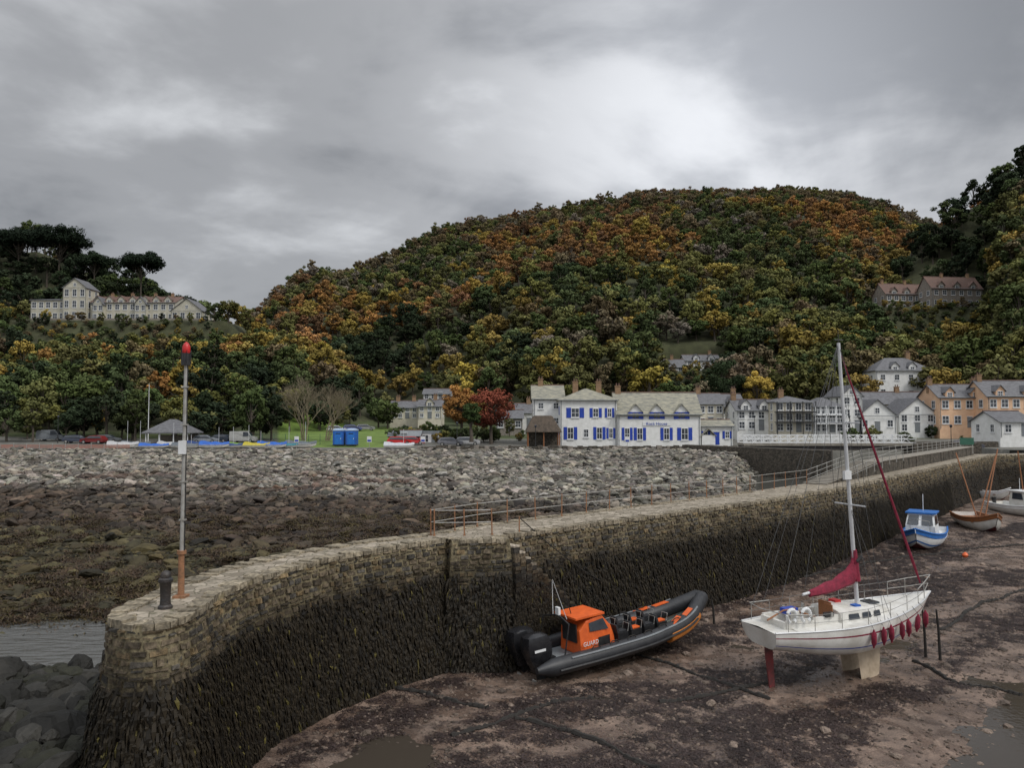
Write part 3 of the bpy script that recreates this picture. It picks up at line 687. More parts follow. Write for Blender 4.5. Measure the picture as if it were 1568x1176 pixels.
def balcony(name,p0,p1,D,yb,ye,yr,wall,bal,fl=3,**k):
    r=hp(name,p0,p1,D,yb,ye,yr,wall=wall,rows=fl,cols=4,wh=1.3,**k)
    w=(p1-p0)/F*D;h=ZD(ye,D)-ZD(yb,D);mb=MB()
    for f in range(1,fl):
        z=h*f/fl;mb.box(-w/2-.2,w/2+.2,-1.4,-.02,z-.1,z+.05,bal)
        mb.box(-w/2-.2,w/2+.2,-1.42,-1.36,z+.95,z+1.02,bal)
        x=-w/2-.15
        while x<w/2+.15: mb.box(x,x+.05,-1.41,-1.37,z,z+1,bal);x+=.45
    for x in (-w/2-.1,-w/6,w/6,w/2+.1): mb.box(x-.07,x+.07,-1.4,-1.26,-.5,h,bal)
    mb.obj('balconies',r)
balcony('balconied_hotel',1187,1244,142,662,615,606,cream,blackp,rt='hip',chim=(-1,))
balcony('balconied_guesthouse',1245,1291,142,662,622,608,white,wht,rt='hip')
hp('narrow_white_house',1289,1320,150,660,605,590,wall=white,rt='y',cols=2,rows=3)
hp('white_hill_house',1342,1428,178,612,567,546,wall=white,rt='hip',cols=4,rows=2,dorm=(-2,2),pad=True,chim=(3,))
hp('gabled_cottage',1314,1372,150,662,636,612,wall=white,rt='y',cols=3,rows=1)
hp('gabled_cottage',1374,1434,152,662,634,610,wall=white,rt='y',cols=3,rows=2)
hp('slate_roof_house',1326,1420,165,640,618,600,wall=cream,rt='x',cols=4,rows=1,chim=(2,))
hp('peach_guesthouse',1438,1512,150,655,608,588,wall=peach,cols=4,rows=2,dorm=(-2.6,2.4),chim=(-4.4,4.4),ww=1.2,wh=1.5)
hp('peach_guesthouse',1512,1600,146,655,606,582,wall=peach,cols=5,rows=2,dorm=(-3,2.4),chim=(-4.6,),ww=1.2,wh=1.5)
hp('white_cottage',1530,1580,128,668,645,630,wall=white,cols=2,rows=1)
hp('white_villa',1006,1050,228,573,562,549,wall=white,rt='x',cols=3,rows=1,pad=True,chim=(1,))
hp('white_villa',1050,1104,232,570,552,542,wall=white,rt='x',cols=4,rows=2,pad=True,dorm=(-2,2.5),chim=(3,))
hp('hillside_terrace',1357,1428,274,477,449,431,wall=greyst,roof=tile,cols=6,rows=2,pad=True,yaw=.15,dorm=(-5,0,5),dw=2.4,chim=(-7,2),ww=1.4,wh=1.6)
hp('hillside_terrace',1428,1512,268,470,440,420,wall=greyst,roof=tile,cols=6,rows=2,pad=True,yaw=.12,dorm=(-6,0,6),dw=2.4,chim=(-3,7),ww=1.4,wh=1.6)
hp('cream_cottage_row',597,640,190,641,624,614,wall=cream,cols=4,rows=2,chim=(-2,2),ww=.8,wh=.9)
hp('cream_cottage_row',640,676,186,641,622,612,wall=cream,cols=3,rows=2,chim=(1,),dorm=(0,),ww=.8,wh=.9)
hp('distant_white_house',648,690,225,612,603,595,wall=white,cols=4,rows=1,pad=True)
hp('small_stone_house',760,800,160,660,640,628,wall=greyst,cols=3,rows=1,chim=(0,))
hp('grey_cottage',790,830,165,655,632,618,wall=white,cols=3,rows=1,chim=(0,))
hp('red_kiosk',596,642,138,681,667,660,wall=redp,roof=greyp,cols=3,rows=1,d=4,ww=1.2,wh=.8)
hp('white_kiosk',645,672,140,681,663,660,wall=wht,roof=greyp,rt='flat',cols=2,rows=1,d=4)
# hotel on left hill
D=262;zh=ZD(492,D);hs=D/F;hot=empty('victorian_hillside_hotel',(XD(180,D),D,zh));hx=lambda p:(p-180)*hs
PADS.append((XD(180,D),D+6,36,10,zh))
hc=M('hotel_stucco',(.55,.52,.42),(.4,.38,.31),.7,.8,.2,10)
house('west_block',hx(70),0,0,54*hs,12,(492-458)*hs,wall=hc,roof=slate,rt='hip',rh=1.2,parent=hot,cols=5,rows=2,ww=1.4,wh=2.0,door=False)
house('tower',hx(114),-1.5,0,36*hs,8,(492-440)*hs,wall=hc,roof=slate,rt='y',rh=3.2,parent=hot,cols=3,rows=3,ww=1.3,wh=2.4,door=False,side=True)
house('main_range',hx(200),0,0,130*hs,12,(492-462)*hs,wall=hc,roof=tile,rt='x',rh=2.7,parent=hot,cols=11,rows=2,ww=1.4,wh=1.8,dorm=(-12,-8,-4,0,4,8,12),dw=2.3,chim=(-10,-3,5,11),door=False)
house('bay',hx(150),-1.5,0,16*hs,6,(492-465)*hs,wall=hc,roof=slate,rt='y',rh=2.4,parent=hot,cols=2,rows=2,ww=1.1,wh=1.8,door=False)
house('bay',hx(215),-1.5,0,18*hs,6,(492-465)*hs,wall=hc,roof=slate,rt='y',rh=2.4,parent=hot,cols=2,rows=2,ww=1.1,wh=1.8,door=False)
house('gable_block',hx(287),-2,0,48*hs,10,(492-476)*hs,wall=hc,roof=slate,rt='y',rh=4.2,parent=hot,cols=4,rows=1,ww=1.4,wh=2,door=False)
mb=MB();mb.box(-31,29,-3.6,-3.2,-6,.7,greyst);mb.obj('terrace_wall',hot)
# ---------- terrain mesh
pxs=np.linspace(-700,2300,620);Ds=np.concatenate([np.linspace(117,300,200),np.linspace(302.5,800,160),np.linspace(830,1800,14)])
PP,YY=np.meshgrid(pxs,Ds);XX=(PP-784)/F*YY;ZZ=terr(XX,YY)
riv=(XX>XD(1140,118))&(XX<75)&(YY<127);ZZ=np.where(riv,.3,ZZ)
gr=fbm(XX/8,YY/8,90)
col=np.stack([.04+.04*gr,.042+.045*gr,.018+.018*gr],-1)
town=(ZZ<plain(YY)+1.0)
col=np.where(town[...,None],np.stack([.13+.05*gr,.125+.05*gr,.11+.04*gr],-1),col)
lawn=(PP>425)&(PP<602)&(YY>127)&(YY<195)
col=np.where(lawn[...,None],np.stack([.12+.04*gr,.19+.05*gr,.03+.01*gr],-1),col)
lawn2=town&(YY>150)&~lawn
col=np.where(lawn2[...,None],np.stack([.05+.04*gr,.07+.04*gr,.025+.01*gr],-1),col)
tmat=M('hill_ground',(1,1,1),(.6,.6,.6),.5,.95,.5,3,attr='col')
npobj('terrain',np.stack([XX,YY,ZZ],-1).reshape(-1,3),gridfaces(len(pxs),len(Ds)),[tmat],True,cols={'col':col.reshape(-1,3)})
mb=MB();mb.add([(-4000,-500,-3.5),(4000,-500,-3.5),(4000,6000,-3.5),(-4000,6000,-3.5)],[(0,1,2,3)],M('base_ground',(.1,.09,.07),(.06,.05,.04),.1,.9));mb.obj('ground')
mb=MB();x=XD(640,119)
while x<XD(1142,119):
    w=random.uniform(.4,.9);h=random.uniform(.55,.8);mb.box(x,x+w-.015,118.2+random.uniform(-.05,.05),119,3,4.3+h-.3,darkstone if random.random()<.75 else greyst);x+=w
mb.obj('promenade_wall',bevel=.03)
mb=MB();mb.obox((XD(1142,110),108,2.4),(.5,1,0),(-7,10.5,0),(0,0,2.5),darkstone);mb.obj('river_retaining_wall')
mb=MB();mb.box(XD(1140,128),80,127,128,-1,5.1,darkstone);mb.obj('river_bank_wall')
D=110;br=empty('footbridge',(0,0,0));x0=XD(1138,D);x1=XD(1402,D);zb=ZD(679,D)
mb=MB();mb.box(x0,x1,D,D+3,zb-.35,zb,concrete);mb.box(x0,x1,D+.2,D+.5,zb-.9,zb-.35,iron);mb.box(x0,x1,D+2.5,D+2.8,zb-.9,zb-.35,iron);mb.obj('deck',br)
mb=MB()
for yb_ in (D+.05,D+2.9):
    for zz_ in (.1,.6,1.15): mb.box(x0,x1,yb_-.04,yb_+.04,zb+zz_-.05,zb+zz_+.05,wht)
    x=x0
    while x<x1-1:
        mb.box(x-.06,x+.06,yb_-.06,yb_+.06,zb,zb+1.25,wht)
        mb.tube([(x,yb_,zb+.12),(x+1.25,yb_,zb+1.1)],.035,wht,5);mb.tube([(x,yb_,zb+1.1),(x+1.25,yb_,zb+.12)],.035,wht,5)
        x+=1.25
mb.obj('lattice_railing',br)
mb=MB();xp=XD(1214,D);mb.box(xp-1,xp+1,D+.1,D+2.9,0,zb-.9,darkstone);mb.box(x1-.5,x1+9,D-.4,D+3.4,0,zb+.1,darkstone);mb.obj('piers',br)
# ---------- trees
lm=leafmat('autumn_leaves')
def branches(mb,p,d,l,r,dep,rr,m,spread=.6,kids=3):
    q=p+d*l*.5+Vector((rr.uniform(-1,1),rr.uniform(-1,1),rr.uniform(-.3,.5)))*l*.06;e=q+d*l*.5
    mb.tube([p,q,e],[r,r*.85,r*.65],m,6 if dep>2 else 4,cap=False)
    if dep<=0:return
    for k in range(kids):
        a=rr.uniform(0,6.28);dd=(d+Vector((math.cos(a),math.sin(a),rr.uniform(.0,.5)))*spread*rr.uniform(.6,1.3)).normalized()
        branches(mb,q+(e-q)*rr.random(),dd,l*rr.uniform(.6,.8),r*.6,dep-1,rr,m,spread,kids)
def tree(name,seed,h=10,cr=4.3,cz=.62,ch=.42,nl=2200,ls=.42,nc=30,mat=None,pine=False,bk=None,link=False,umb=False):
    rr=random.Random(seed);g=np.random.default_rng(seed);mb=MB();bk=bk or bark
    mb.tube([(0,0,-1),(0,0,0),(rr.uniform(-.2,.2),rr.uniform(-.2,.2),h*.35),(rr.uniform(-.4,.4),rr.uniform(-.4,.4),h*.75)],[.4,.3,.22,.08],bk,8)
    cen=[]
    for i in range(nc):
        while True:
            v=g.uniform(-1,1,3)
            if .25<np.linalg.norm(v)<1:break
        v=v/np.linalg.norm(v)*g.uniform(.5,.92)
        if pine: v[2]=v[2]*.8
        c=np.array([v[0]*cr,v[1]*cr,h*cz+v[2]*h*ch])
        if umb: c[2]=h*.6+abs(v[2])*h*.3
        cen.append(c)
        if i%2==0:
            st=Vector((0,0,h*rr.uniform(.25,.55)));mb.tube([st,st.lerp(Vector(c),.5)+Vector((0,0,.3)),Vector(c)],[.12,.08,.03],bk,4,cap=False)
    cen=np.array(cen);rad=g.uniform(.22,.42,nc)*cr*(.8 if not pine else .75)
    ci=g.integers(0,nc,nl);v=g.normal(size=(nl,3));v/=np.linalg.norm(v,axis=1)[:,None]
    r3=g.uniform(.6,1.1,nl)
    pos=cen[ci]+v*(rad[ci]*r3)[:,None]*np.array([1,1,.72])
    nr=v*.9+g.normal(size=(nl,3))*.33+np.array([0,0,.4]);nr/=np.linalg.norm(nr,axis=1)[:,None]
    a=np.cross(nr,g.normal(size=(nl,3)));a/=np.linalg.norm(a,axis=1)[:,None];b=np.cross(nr,a)
    sz=g.uniform(.5,1.25,nl)*ls
    V=np.stack([pos+a*sz[:,None],pos+b*sz[:,None]*.7,pos-a*sz[:,None]*.9,pos-b*sz[:,None]*.6],1).reshape(-1,3)
    Fl=np.arange(nl*4).reshape(-1,4)
    hh=(pos[:,2]-h*(cz-ch))/(2*h*ch);vv=g.uniform(.7,1.3,nl)*(.35+1.05*np.clip(hh,0,1))*(.5+.6*np.clip(r3,0,1));cl=g.uniform(.8,1.2,nc)[ci];vv=np.repeat(vv*cl,4)  # crown shading painted into leaf colour: light top, darker low and inside clumps
    nb=len(mb.v);Vt=mb.v+V.tolist();Ft=[tuple(f) for f in mb.f]+(Fl+nb).tolist();mi=[0]*len(mb.f)+[1]*nl
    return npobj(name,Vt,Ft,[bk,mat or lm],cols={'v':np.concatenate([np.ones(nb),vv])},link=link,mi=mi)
tc=bpy.data.collections.new('tree_shapes')
for i in range(6): tc.objects.link(tree('t%02d'%i,100+i,h=random.uniform(9.5,12),cr=random.uniform(3.8,4.8),ch=random.uniform(.34,.40),nl=2000,ls=.42,nc=26))
tc.objects.link(tree('t06',130,h=13,cr=3.2,ch=.42,nl=1900,ls=.38))
tc.objects.link(tree('t07',131,h=13,cr=4.4,ch=.3,cz=.68,nl=2000,ls=.35,nc=18,pine=True))
PAL=dict(green=(.062,.082,.03),olive=(.125,.125,.042),yel=(.33,.255,.06),gold=(.25,.185,.05),oran=(.27,.145,.05),rust=(.18,.10,.048),brown=(.135,.105,.058),grey=(.155,.135,.10),dark=(.026,.037,.018))
for k in PAL: PAL[k]=np.array(PAL[k])
P=[];R=[];S=[];I=[];T=[]
def plant(x,y,h,pal,sc_,idx=None):
    P.append((x,y,h-.4));R.append((random.uniform(-.06,.06),random.uniform(-.06,.06),random.uniform(0,6.28)));s=sc_
    S.append((s*random.uniform(.92,1.15),s*random.uniform(.92,1.15),s*random.uniform(.8,1.15)));I.append(random.randrange(7) if idx is None else idx)
    T.append(PAL[pal]*random.uniform(.7,1.2)*np.array([random.uniform(.94,1.06),1,random.uniform(.85,1.15)]))
CLEAR=[(1000,1108,205,245,228),(1350,1520,246,284,268),(34,320,243,280,258),(1338,1432,166,192,178),(594,694,150,250,186)]
gx=[];gy=[]
y=143.
while y<800:
    stp=6.2 if y<260 else 8.3
    x=-.95*y
    while x<.95*y:
        gx.append(x+random.uniform(-.45,.45)*stp);gy.append(y+random.uniform(-.45,.45)*stp);x+=stp
    y+=stp
gx=np.array(gx);gy=np.array(gy);gh=terr(gx,gy);gp=784+F*gx/gy
n1=fbm(gx/60,gy/60,200);n2=fbm(gx/25,gy/25,201)
RM=np.interp(gp,[250,450,680,1100,1400,2000],[500,560,650,760,700,650])
el=(gh+14-CH)/gy
order=np.argsort(gy);bins=np.full(700,-9.0)
ch=random.choice
for i in order:
    px=gp[i];x=gx[i];y=gy[i];h=gh[i]
    if px<-220 or px>1800: continue
    b=int((px+250)/3.2);seen=el[i]>bins[b]-.006
    e2=(h-CH)/y
    if e2>bins[b]: bins[b]=e2
    if not seen: continue
    hill=h-plain(y)
    if any(q[0]<=px<=q[1] and q[2]<=y<=q[3] for q in CLEAR): continue
    if hill<1.5:
        if px<425:
            plant(x,y,h,ch(['green','dark','dark','olive']),random.uniform(.55,.85));continue
        if y<172 or 1100<px or random.random()<.35: continue
        plant(x,y,h,ch(['green','olive','dark','gold']),random.uniform(.5,.8));continue
    left=px<640 and y<345;right=px>1130 and y<340
    q=n1[i]*.55+n2[i]*.45+random.uniform(-.06,.06)
    if left:
        if y>283: plant(x,y,h,ch(['dark','dark','dark','green']),random.uniform(.9,1.35),ch([7,7,0,3]));continue
        if q>.54: pal=ch(['gold','gold','oran','yel','olive','olive'])
        elif q>.46: pal=ch(['olive','green','olive','brown'])
        else: pal=ch(['green','green','dark','olive'])
        k=(y-150)/90
        sc_=random.uniform(.7,1.05)*(.6 if 228<y<262 and px<330 else 1)
        plant(x,y,h,pal if random.random()<.3+.6*k or pal in('green','dark') else ch(['dark','green']),sc_);continue
    if right:
        if px>1380 and y>290: pal=ch(['dark','green','green','dark','dark'])
        elif q>.53: pal=ch(['gold','gold','olive','olive'])
        else: pal=ch(['green','olive','olive','brown','green'])
        sc_=random.uniform(.8,1.3)*(.6 if 228<y<266 and px>1330 and px<1530 else 1)
        plant(x,y,h,pal,sc_);continue
    t=(y-190)/(RM[i]-190)
    if t>.70: pal=ch(['brown','brown','olive','brown','grey','rust']) if q>.46 else ch(['olive','green','brown'])
    elif t>.28:
        if q>.57: pal=ch(['oran','gold','oran','rust'])
        elif q>.51: pal=ch(['gold','rust','brown','gold','olive'])
        elif q>.44: pal=ch(['olive','brown','olive','green'])
        else: pal=ch(['green','olive','green','grey'])
    else:
        if q>.54: pal=ch(['yel','gold','olive','olive'])
        elif q>.47: pal=ch(['olive','olive','green','gold','brown'])
        else: pal=ch(['green','green','dark','grey','olive'])
    plant(x,y,h,pal,random.uniform(.72,1.2)*(.7 if t>.95 else 1))
# garden shrubs on the cleared slopes in front of and around the houses
for (p0,p1,d0,d1,dh) in CLEAR[:4]:
    y=d0-6.
    while y<dh-3.5:
        x=XD(p0-12,y)
        while x<XD(p1+12,y):
            xa=x+random.uniform(-1.4,1.4);ya=y+random.uniform(-1.2,1.2);hh=float(terr(np.array([xa]),np.array([ya]))[0])
            plant(xa,ya,hh,ch(['green','olive','dark','gold','green','brown']),random.uniform(.2,.36));x+=2.7
        y+=2.5
for k in range(90):
    px=random.choice([random.uniform(690,830),random.uniform(1065,1568),random.uniform(600,700)]);D=random.uniform(137,172);x=XD(px,D)
    plant(x,D,float(terr(np.array([x]),np.array([D]))[0]),ch(['green','olive','dark','gold','green']),random.uniform(.15,.34))
print('TREES',len(P))
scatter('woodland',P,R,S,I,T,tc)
def single(name,px,D,yb,hpx,seed,col,cr=.4,**k):
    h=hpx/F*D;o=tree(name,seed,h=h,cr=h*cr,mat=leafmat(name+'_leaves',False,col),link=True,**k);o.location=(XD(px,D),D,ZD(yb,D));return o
single('red_maple_tree',752,136,674,84,301,(.22,.065,.04),nl=7000,ls=.2,nc=50,cr=.42)
single('copper_beech_tree',706,142,670,80,302,(.32,.16,.05),nl=6500,ls=.2,nc=46,cr=.36)
single('green_shrub',722,130,668,52,303,(.04,.06,.02),nl=4500,ls=.18,nc=30,cr=.34)
single('hawthorn_tree',205,146,680,70,304,(.06,.072,.03),nl=5000,ls=.24,nc=34,cr=.42)
single('young_yellow_tree',150,150,668,46,305,(.32,.21,.04),nl=3000,ls=.2,nc=24,cr=.3)
single('evergreen_tree',1112,175,645,95,306,(.03,.045,.02),nl=6000,ls=.26,nc=34,cr=.36)
single('golden_tree',1160,172,640,72,309,(.38,.27,.06),nl=5500,ls=.24,nc=34,cr=.34)
single('umbrella_pine_tree',212,292,452,76,307,(.012,.02,.011),nl=11000,ls=.42,nc=44,cr=.46,umb=True)
single('umbrella_pine_tree',85,310,428,97,308,(.012,.02,.011),nl=11000,ls=.46,nc=44,cr=.42,umb=True)
single('umbrella_pine_tree',140,305,440,62,310,(.014,.023,.011),nl=8000,ls=.42,nc=34,cr=.42,umb=True)
single('umbrella_pine_tree',22,315,420,80,311,(.012,.02,.011),nl=9000,ls=.45,nc=40,cr=.46,umb=True)
for px,D,hpx,sd in ((466,138,104,1),(502,142,98,2)):
    rr=random.Random(sd);mb=MB();h=hpx/F*D
    for k in range(3): branches(mb,Vector((k*.3-.3,0,-.3)),Vector((rr.uniform(-.25,.25),rr.uniform(-.2,.2),1)).normalized(),h*.34,.15,6,rr,barkl,.6,3)
    o=mb.obj('bare_tree',recalc=False);o.location=(XD(px,D),D,ZD(672,D))
# ---------- beach-top objects
def car(x,y,yaw,c,nm='parked_car',van=False):
    z=float(terr(np.array([x]),np.array([y]))[0]);r=empty(nm,(x,y,z),yaw);m=M(nm+'_paint',c,None,3,.3)
    pr=[(-2.1,.3,.8),(-2.18,.7,.85),(-2.0,.95,.84),(-1.6,1.4,.66),(-.2,1.47,.66),(.45,1.4,.68),(1.15,.98,.82),(2.0,.84,.8),(2.2,.6,.76),(2.15,.3,.76)]
    if van: pr=[(-2.3,.3,.9),(-2.35,1.0,.92),(-2.3,2.0,.85),(.9,2.05,.85),(1.5,1.15,.9),(2.2,.95,.88),(2.35,.6,.85),(2.3,.3,.85)]
    k=len(pr);V=[(a,-w,b) for a,b,w in pr]+[(a,w,b) for a,b,w in pr]
    mb=MB();mb.add(V,[(i,(i+1)%k,k+(i+1)%k,k+i) for i in range(k)]+[tuple(range(k)),tuple(range(2*k-1,k-1,-1))],m);mb.obj('body',r,bevel=.04)
    mb=MB()
    for sg in (-1,1):
        if van: q=[(.1,1.15,.92),(1.35,1.2,.92),(.85,1.9,.88),(.1,1.9,.88)]
        else: q=[(-1.75,1.0,.85),(.95,1.0,.84),(.4,1.34,.70),(-1.5,1.34,.69)]
        mb.add([(a,sg*(w+.005),b) for a,b,w in q],[(0,1,2,3)],glass)
    a,b=((.96,2.0),(1.46,1.2)) if van else ((.5,1.38),(1.1,1.02))
    mb.add([(a[0]+.03,-.64,a[1]),(b[0]+.03,-.76,b[1]),(b[0]+.03,.76,b[1]),(a[0]+.03,.64,a[1])],[(0,1,2,3)],glass)
    mb.obj('windows',r)
    mb=MB()
    for wx in (-1.35,1.35):
        for sg in (-1,1): mb.tube([(wx,sg*.62,.32),(wx,sg*.87,.32)],.32,rubber,14);mb.tube([(wx,sg*.87,.32),(wx,sg*.885,.32)],.18,steel,10)
    mb.obj('wheels',r)
for px,D,yw,c,v in ((80,144,.2,(.22,.24,.26),True),(118,138,0,(.05,.06,.09),False),(145,137,3.1,(.2,.02,.02),False),(166,139,.1,(.12,.13,.14),False),(316,138,.1,(.25,.27,.3),False),(336,140,3,(.03,.04,.06),False),(374,140,.1,(.4,.4,.38),True),(516,172,.1,(.5,.5,.52),False),(540,176,.1,(.1,.12,.3),False),(560,178,.1,(.3,.3,.3),False),(612,134,.1,(.55,.02,.02),False),(632,134.5,.1,(.5,.03,.03),False),(690,132,0,(.2,.2,.22),False),(716,133,0,(.5,.5,.5),False),(1480,118,0,(.1,.1,.12),False),(655,150,.1,(.6,.6,.6),False)):
    car(XD(px,D),D,yw,c,'parked_van' if v else 'parked_car',v)
D=136;pv=empty('beach_pavilion',(XD(264,D),D,ZD(682,D)));mb=MB()
mb.add([(-4.2,-2.5,2.3),(4.2,-2.5,2.3),(4.2,3.5,2.3),(-4.2,3.5,2.3),(-.6,.5,4.6),(.6,.5,4.6),(-4.2,-2.5,2.1),(4.2,-2.5,2.1),(4.2,3.5,2.1),(-4.2,3.5,2.1)],[(0,1,5,4),(1,2,5),(2,3,4,5),(3,0,4),(6,7,1,0),(7,8,2,1),(8,9,3,2),(9,6,0,3),(9,8,7,6)],slate);mb.obj('roof',pv)
mb=MB()
for a in (-3.6,-1.2,1.2,3.6):
    for b in (-2,3): mb.box(a-.08,a+.08,b-.08,b+.08,-.5,2.2,wht)
mb.box(-3.5,3.5,2.6,2.8,-.5,1.8,greyst);mb.box(-3.4,3.4,.4,.8,.4,.5,wood);mb.obj('posts_and_bench',pv)
for px in (520,539.5):
    D=131;r=empty('portable_toilet',(XD(px,D),D,ZD(682,D)));mb=MB();w=.93
    mb.box(-w,w,-w,w,0,.15,blackp);mb.box(-w+.03,w-.03,-w+.03,w-.03,.15,2.5,tarpb);mb.obj('cabin',r,bevel=.05)
    mb=MB();mb.loft([[( -w*a,-w*a,z),(w*a,-w*a,z),(w*a,w*a,z),(-w*a,w*a,z)] for a,z in ((1.02,2.5),(1.0,2.65),(.6,2.85),(.15,2.9))],M('toilet_roof',(.35,.45,.6),None,3,.5),closed=True);mb.tube([(.6,.6,2.6),(.6,.6,3.1)],.06,blackp,8);mb.obj('roof',r)
    mb=MB();mb.box(-.6,.6,-w+.0,-w+.025,.2,2.25,M('toilet_door',(.02,.17,.6),None,3,.5));mb.box(.4,.5,-w-.03,-w+.0,1.1,1.25,wht);mb.box(-.4,.4,-w-.02,-w+.0,1.95,2.1,blackp);mb.obj('door',r)
# ---------- boats
def hermite(t,xs,ys):
    xs=np.array(xs,float);ys=np.array(ys,float);m=np.gradient(ys,xs)
    i=np.clip(np.searchsorted(xs,t)-1,0,len(xs)-2);h=xs[i+1]-xs[i];u=(t-xs[i])/h
    return (2*u**3-3*u*u+1)*ys[i]+(u**3-2*u*u+u)*h*m[i]+(-2*u**3+3*u*u)*ys[i+1]+(u**3-u*u)*h*m[i+1]
def hull(mb,L,tx,wd,kl,shr,mats,ns=30,nu=12,p=.75,q=1.3,bow=.12):
    ts=np.linspace(0,1,ns);rows=[];edge=[]
    for t in ts:
        w=max(.01,float(hermite(t,tx,wd)));k=float(hermite(t,tx,kl));s=float(hermite(t,tx,shr));row=[]
        for j in range(nu+1):
            u=j/nu;a=u*math.pi/2;y=w*math.sin(a)**p;z=k+(s-k)*max(0,1-math.cos(a))**q
            x=-L/2+L*t+ (bow*L*(t**4))*(u-.6) - (.03*L*(1-t)**6)*(u)
            row.append((x,y,z))
        rows.append(row);edge.append(row[-1])
    for sg in (1,-1):
        for i in range(ns-1):
            for j in range(nu):
                a,b,c,d=rows[i][j],rows[i+1][j],rows[i+1][j+1],rows[i][j+1]
                m=mats((j+.5)/nu,(i+.5)/(ns-1))
                mb.add([(v[0],sg*v[1],v[2]) for v in (a,b,c,d)],[(0,1,2,3)],m)
    tr=[(v[0],v[1],v[2]) for v in rows[0]]+[(v[0],-v[1],v[2]) for v in rows[0][::-1]]
    mb.add(tr,[tuple(range(len(tr)))],mats(.8,0))
    return edge
def weld(o,d=.001):
    bm=bmesh.new();bm.from_mesh(o.data);bmesh.ops.remove_doubles(bm,verts=bm.verts,dist=d);bmesh.ops.recalc_face_normals(bm,faces=bm.faces);bm.to_mesh(o.data);bm.free()
# Yacht
yx,yy_=12.5,29.05;ground=-.62;ya=math.radians(21)
Y=empty('sailing_yacht',(yx,yy_,ground+1.06),ya);Y.scale=(.89,1,1.06);Y.rotation_euler[1]=math.radians(-1)
mb=MB()
def ym(u,t):
    if .86<u<.885: return maroon
    if .6<u<.63: return blue
    if u<.3: return antif
    return gel
edge=hull(mb,8.6,[0,.2,.45,.7,.9,1],[.92,1.27,1.42,1.12,.5,.02],[.5,.2,0,.15,.55,.95],[1.15,1.12,1.14,1.28,1.45,1.58],ym,q=1.25,nu=36)
o=mb.obj('hull',Y,smooth=True);weld(o)
mb=MB()
for i in range(len(edge)-1):
    a,b=edge[i],edge[i+1]
    for sg in (1,-1):
        inA=.55 if -3.7<a[0]<-1.2 else 0;inB=inA
        mb.add([(a[0],sg*a[1],a[2]),(b[0],sg*b[1],b[2]),(b[0],sg*min(inB,b[1]),b[2]+.05),(a[0],sg*min(inA,a[1]),a[2]+.05)],[(0,1,2,3)],gel)
mb.box(-3.75,-1.2,-.56,.56,.6,.65,gel)
for sg in (1,-1): mb.box(-3.75,-1.1,sg*.62-.06,sg*.62+.06,.6,1.42,gel)
mb.box(-3.85,-3.7,-.62,.62,.6,1.38,gel)
for sg in (1,-1): mb.tube([(v[0],sg*v[1],v[2]+.02) for v in edge],.03,alu,6)
secs=[]
for x,w,h in ((-1.15,.82,.42),(-.4,.86,.44),(.8,.8,.4),(1.7,.62,.28),(2.4,.42,.06)):
    zb=1.12;secs.append([(x,-w,zb),(x,-w*.9,zb+h*.85),(x,-w*.6,zb+h),(x,w*.6,zb+h),(x,w*.9,zb+h*.85),(x,w,zb)])
mb.loft(secs,gel);mb.obj('deck_and_cabin',Y)
mb=MB()
for sg in (1,-1):
    for (xa,xb) in ((-.8,-.25),(-.1,.4),(.55,.95)):
        f=lambda x:np.interp(x,[-1.15,-.4,.8,1.7],[.82,.86,.8,.62])
        mb.add([(xa,sg*(f(xa)*.985+.012),1.24),(xb,sg*(f(xb)*.985+.012),1.24),(xb-.03,sg*(f(xb)*.93+.012),1.42),(xa+.03,sg*(f(xa)*.93+.012),1.42)],[(0,1,2,3)],glass)
mb.box(-1.2,-1.14,-.3,.3,.75,1.75,wood);mb.box(-1.45,-1.41,-.62,-.2,1.3,1.75,wood);mb.box(-1.15,-.3,-.33,.33,1.55,1.61,gel);mb.box(1.0,1.5,-.25,.25,1.48,1.54,glass)
mb.box(-2.2,-2.1,-.55,.55,1.35,1.4,wood);mb.tube([(-4.1,0,1.35),(-3.3,0,1.6),(-2.7,0,1.62)],.03,wood,8)
mb.box(-2.9,-2.3,.25,.6,1.35,1.55,blue);mb.box(-1.9,-1.5,-.75,-.6,1.4,1.55,blackp)
mb.box(-.1,.2,-.5,-.25,1.52,1.6,tarpb);mb.box(-.5,-.2,.1,.45,1.56,1.68,redp)
for a in (-1.6,-2.6):
    for sg in (1,-1): mb.tube([(a,sg*.72,1.4),(a,sg*.72,1.55)],[.08,.06],steel,10)
for cx,cy in ((-3.6,-.75),(-3.0,-.85)):
    mb.tube([(cx+.22*math.cos(a),cy,1.6+.22*math.sin(a)) for a in np.linspace(-1,4.2,14)],.06,wht,8)
mb.tube([(-3.1,-.4,1.35),(-3.1,-.4,1.65)],.16,gel,12)
mb.obj('deck_fittings',Y)
mb=MB()
for sg in (-.45,.45):
    mb.loft([[(x0,sg+ -t_,z),(xm,sg-t_*1.0-.03,z),(x1_,sg,z),(xm,sg+t_+.03,z)] for x0,xm,x1_,t_,z in ((-.1,.5,1.25,.03,.25),(.05,.55,1.15,.04,-.6),(.1,.6,1.1,.05,-.95))],beige,closed=True)
    mb.loft([[(.1,sg-.05,-.95),(.6,sg-.1,-.95),(1.12,sg,-.95),(.6,sg+.1,-.95)],[(.12,sg-.05,-1.25),(.6,sg-.1,-1.25),(1.1,sg,-1.25),(.6,sg+.1,-1.25)]],antif,closed=True)
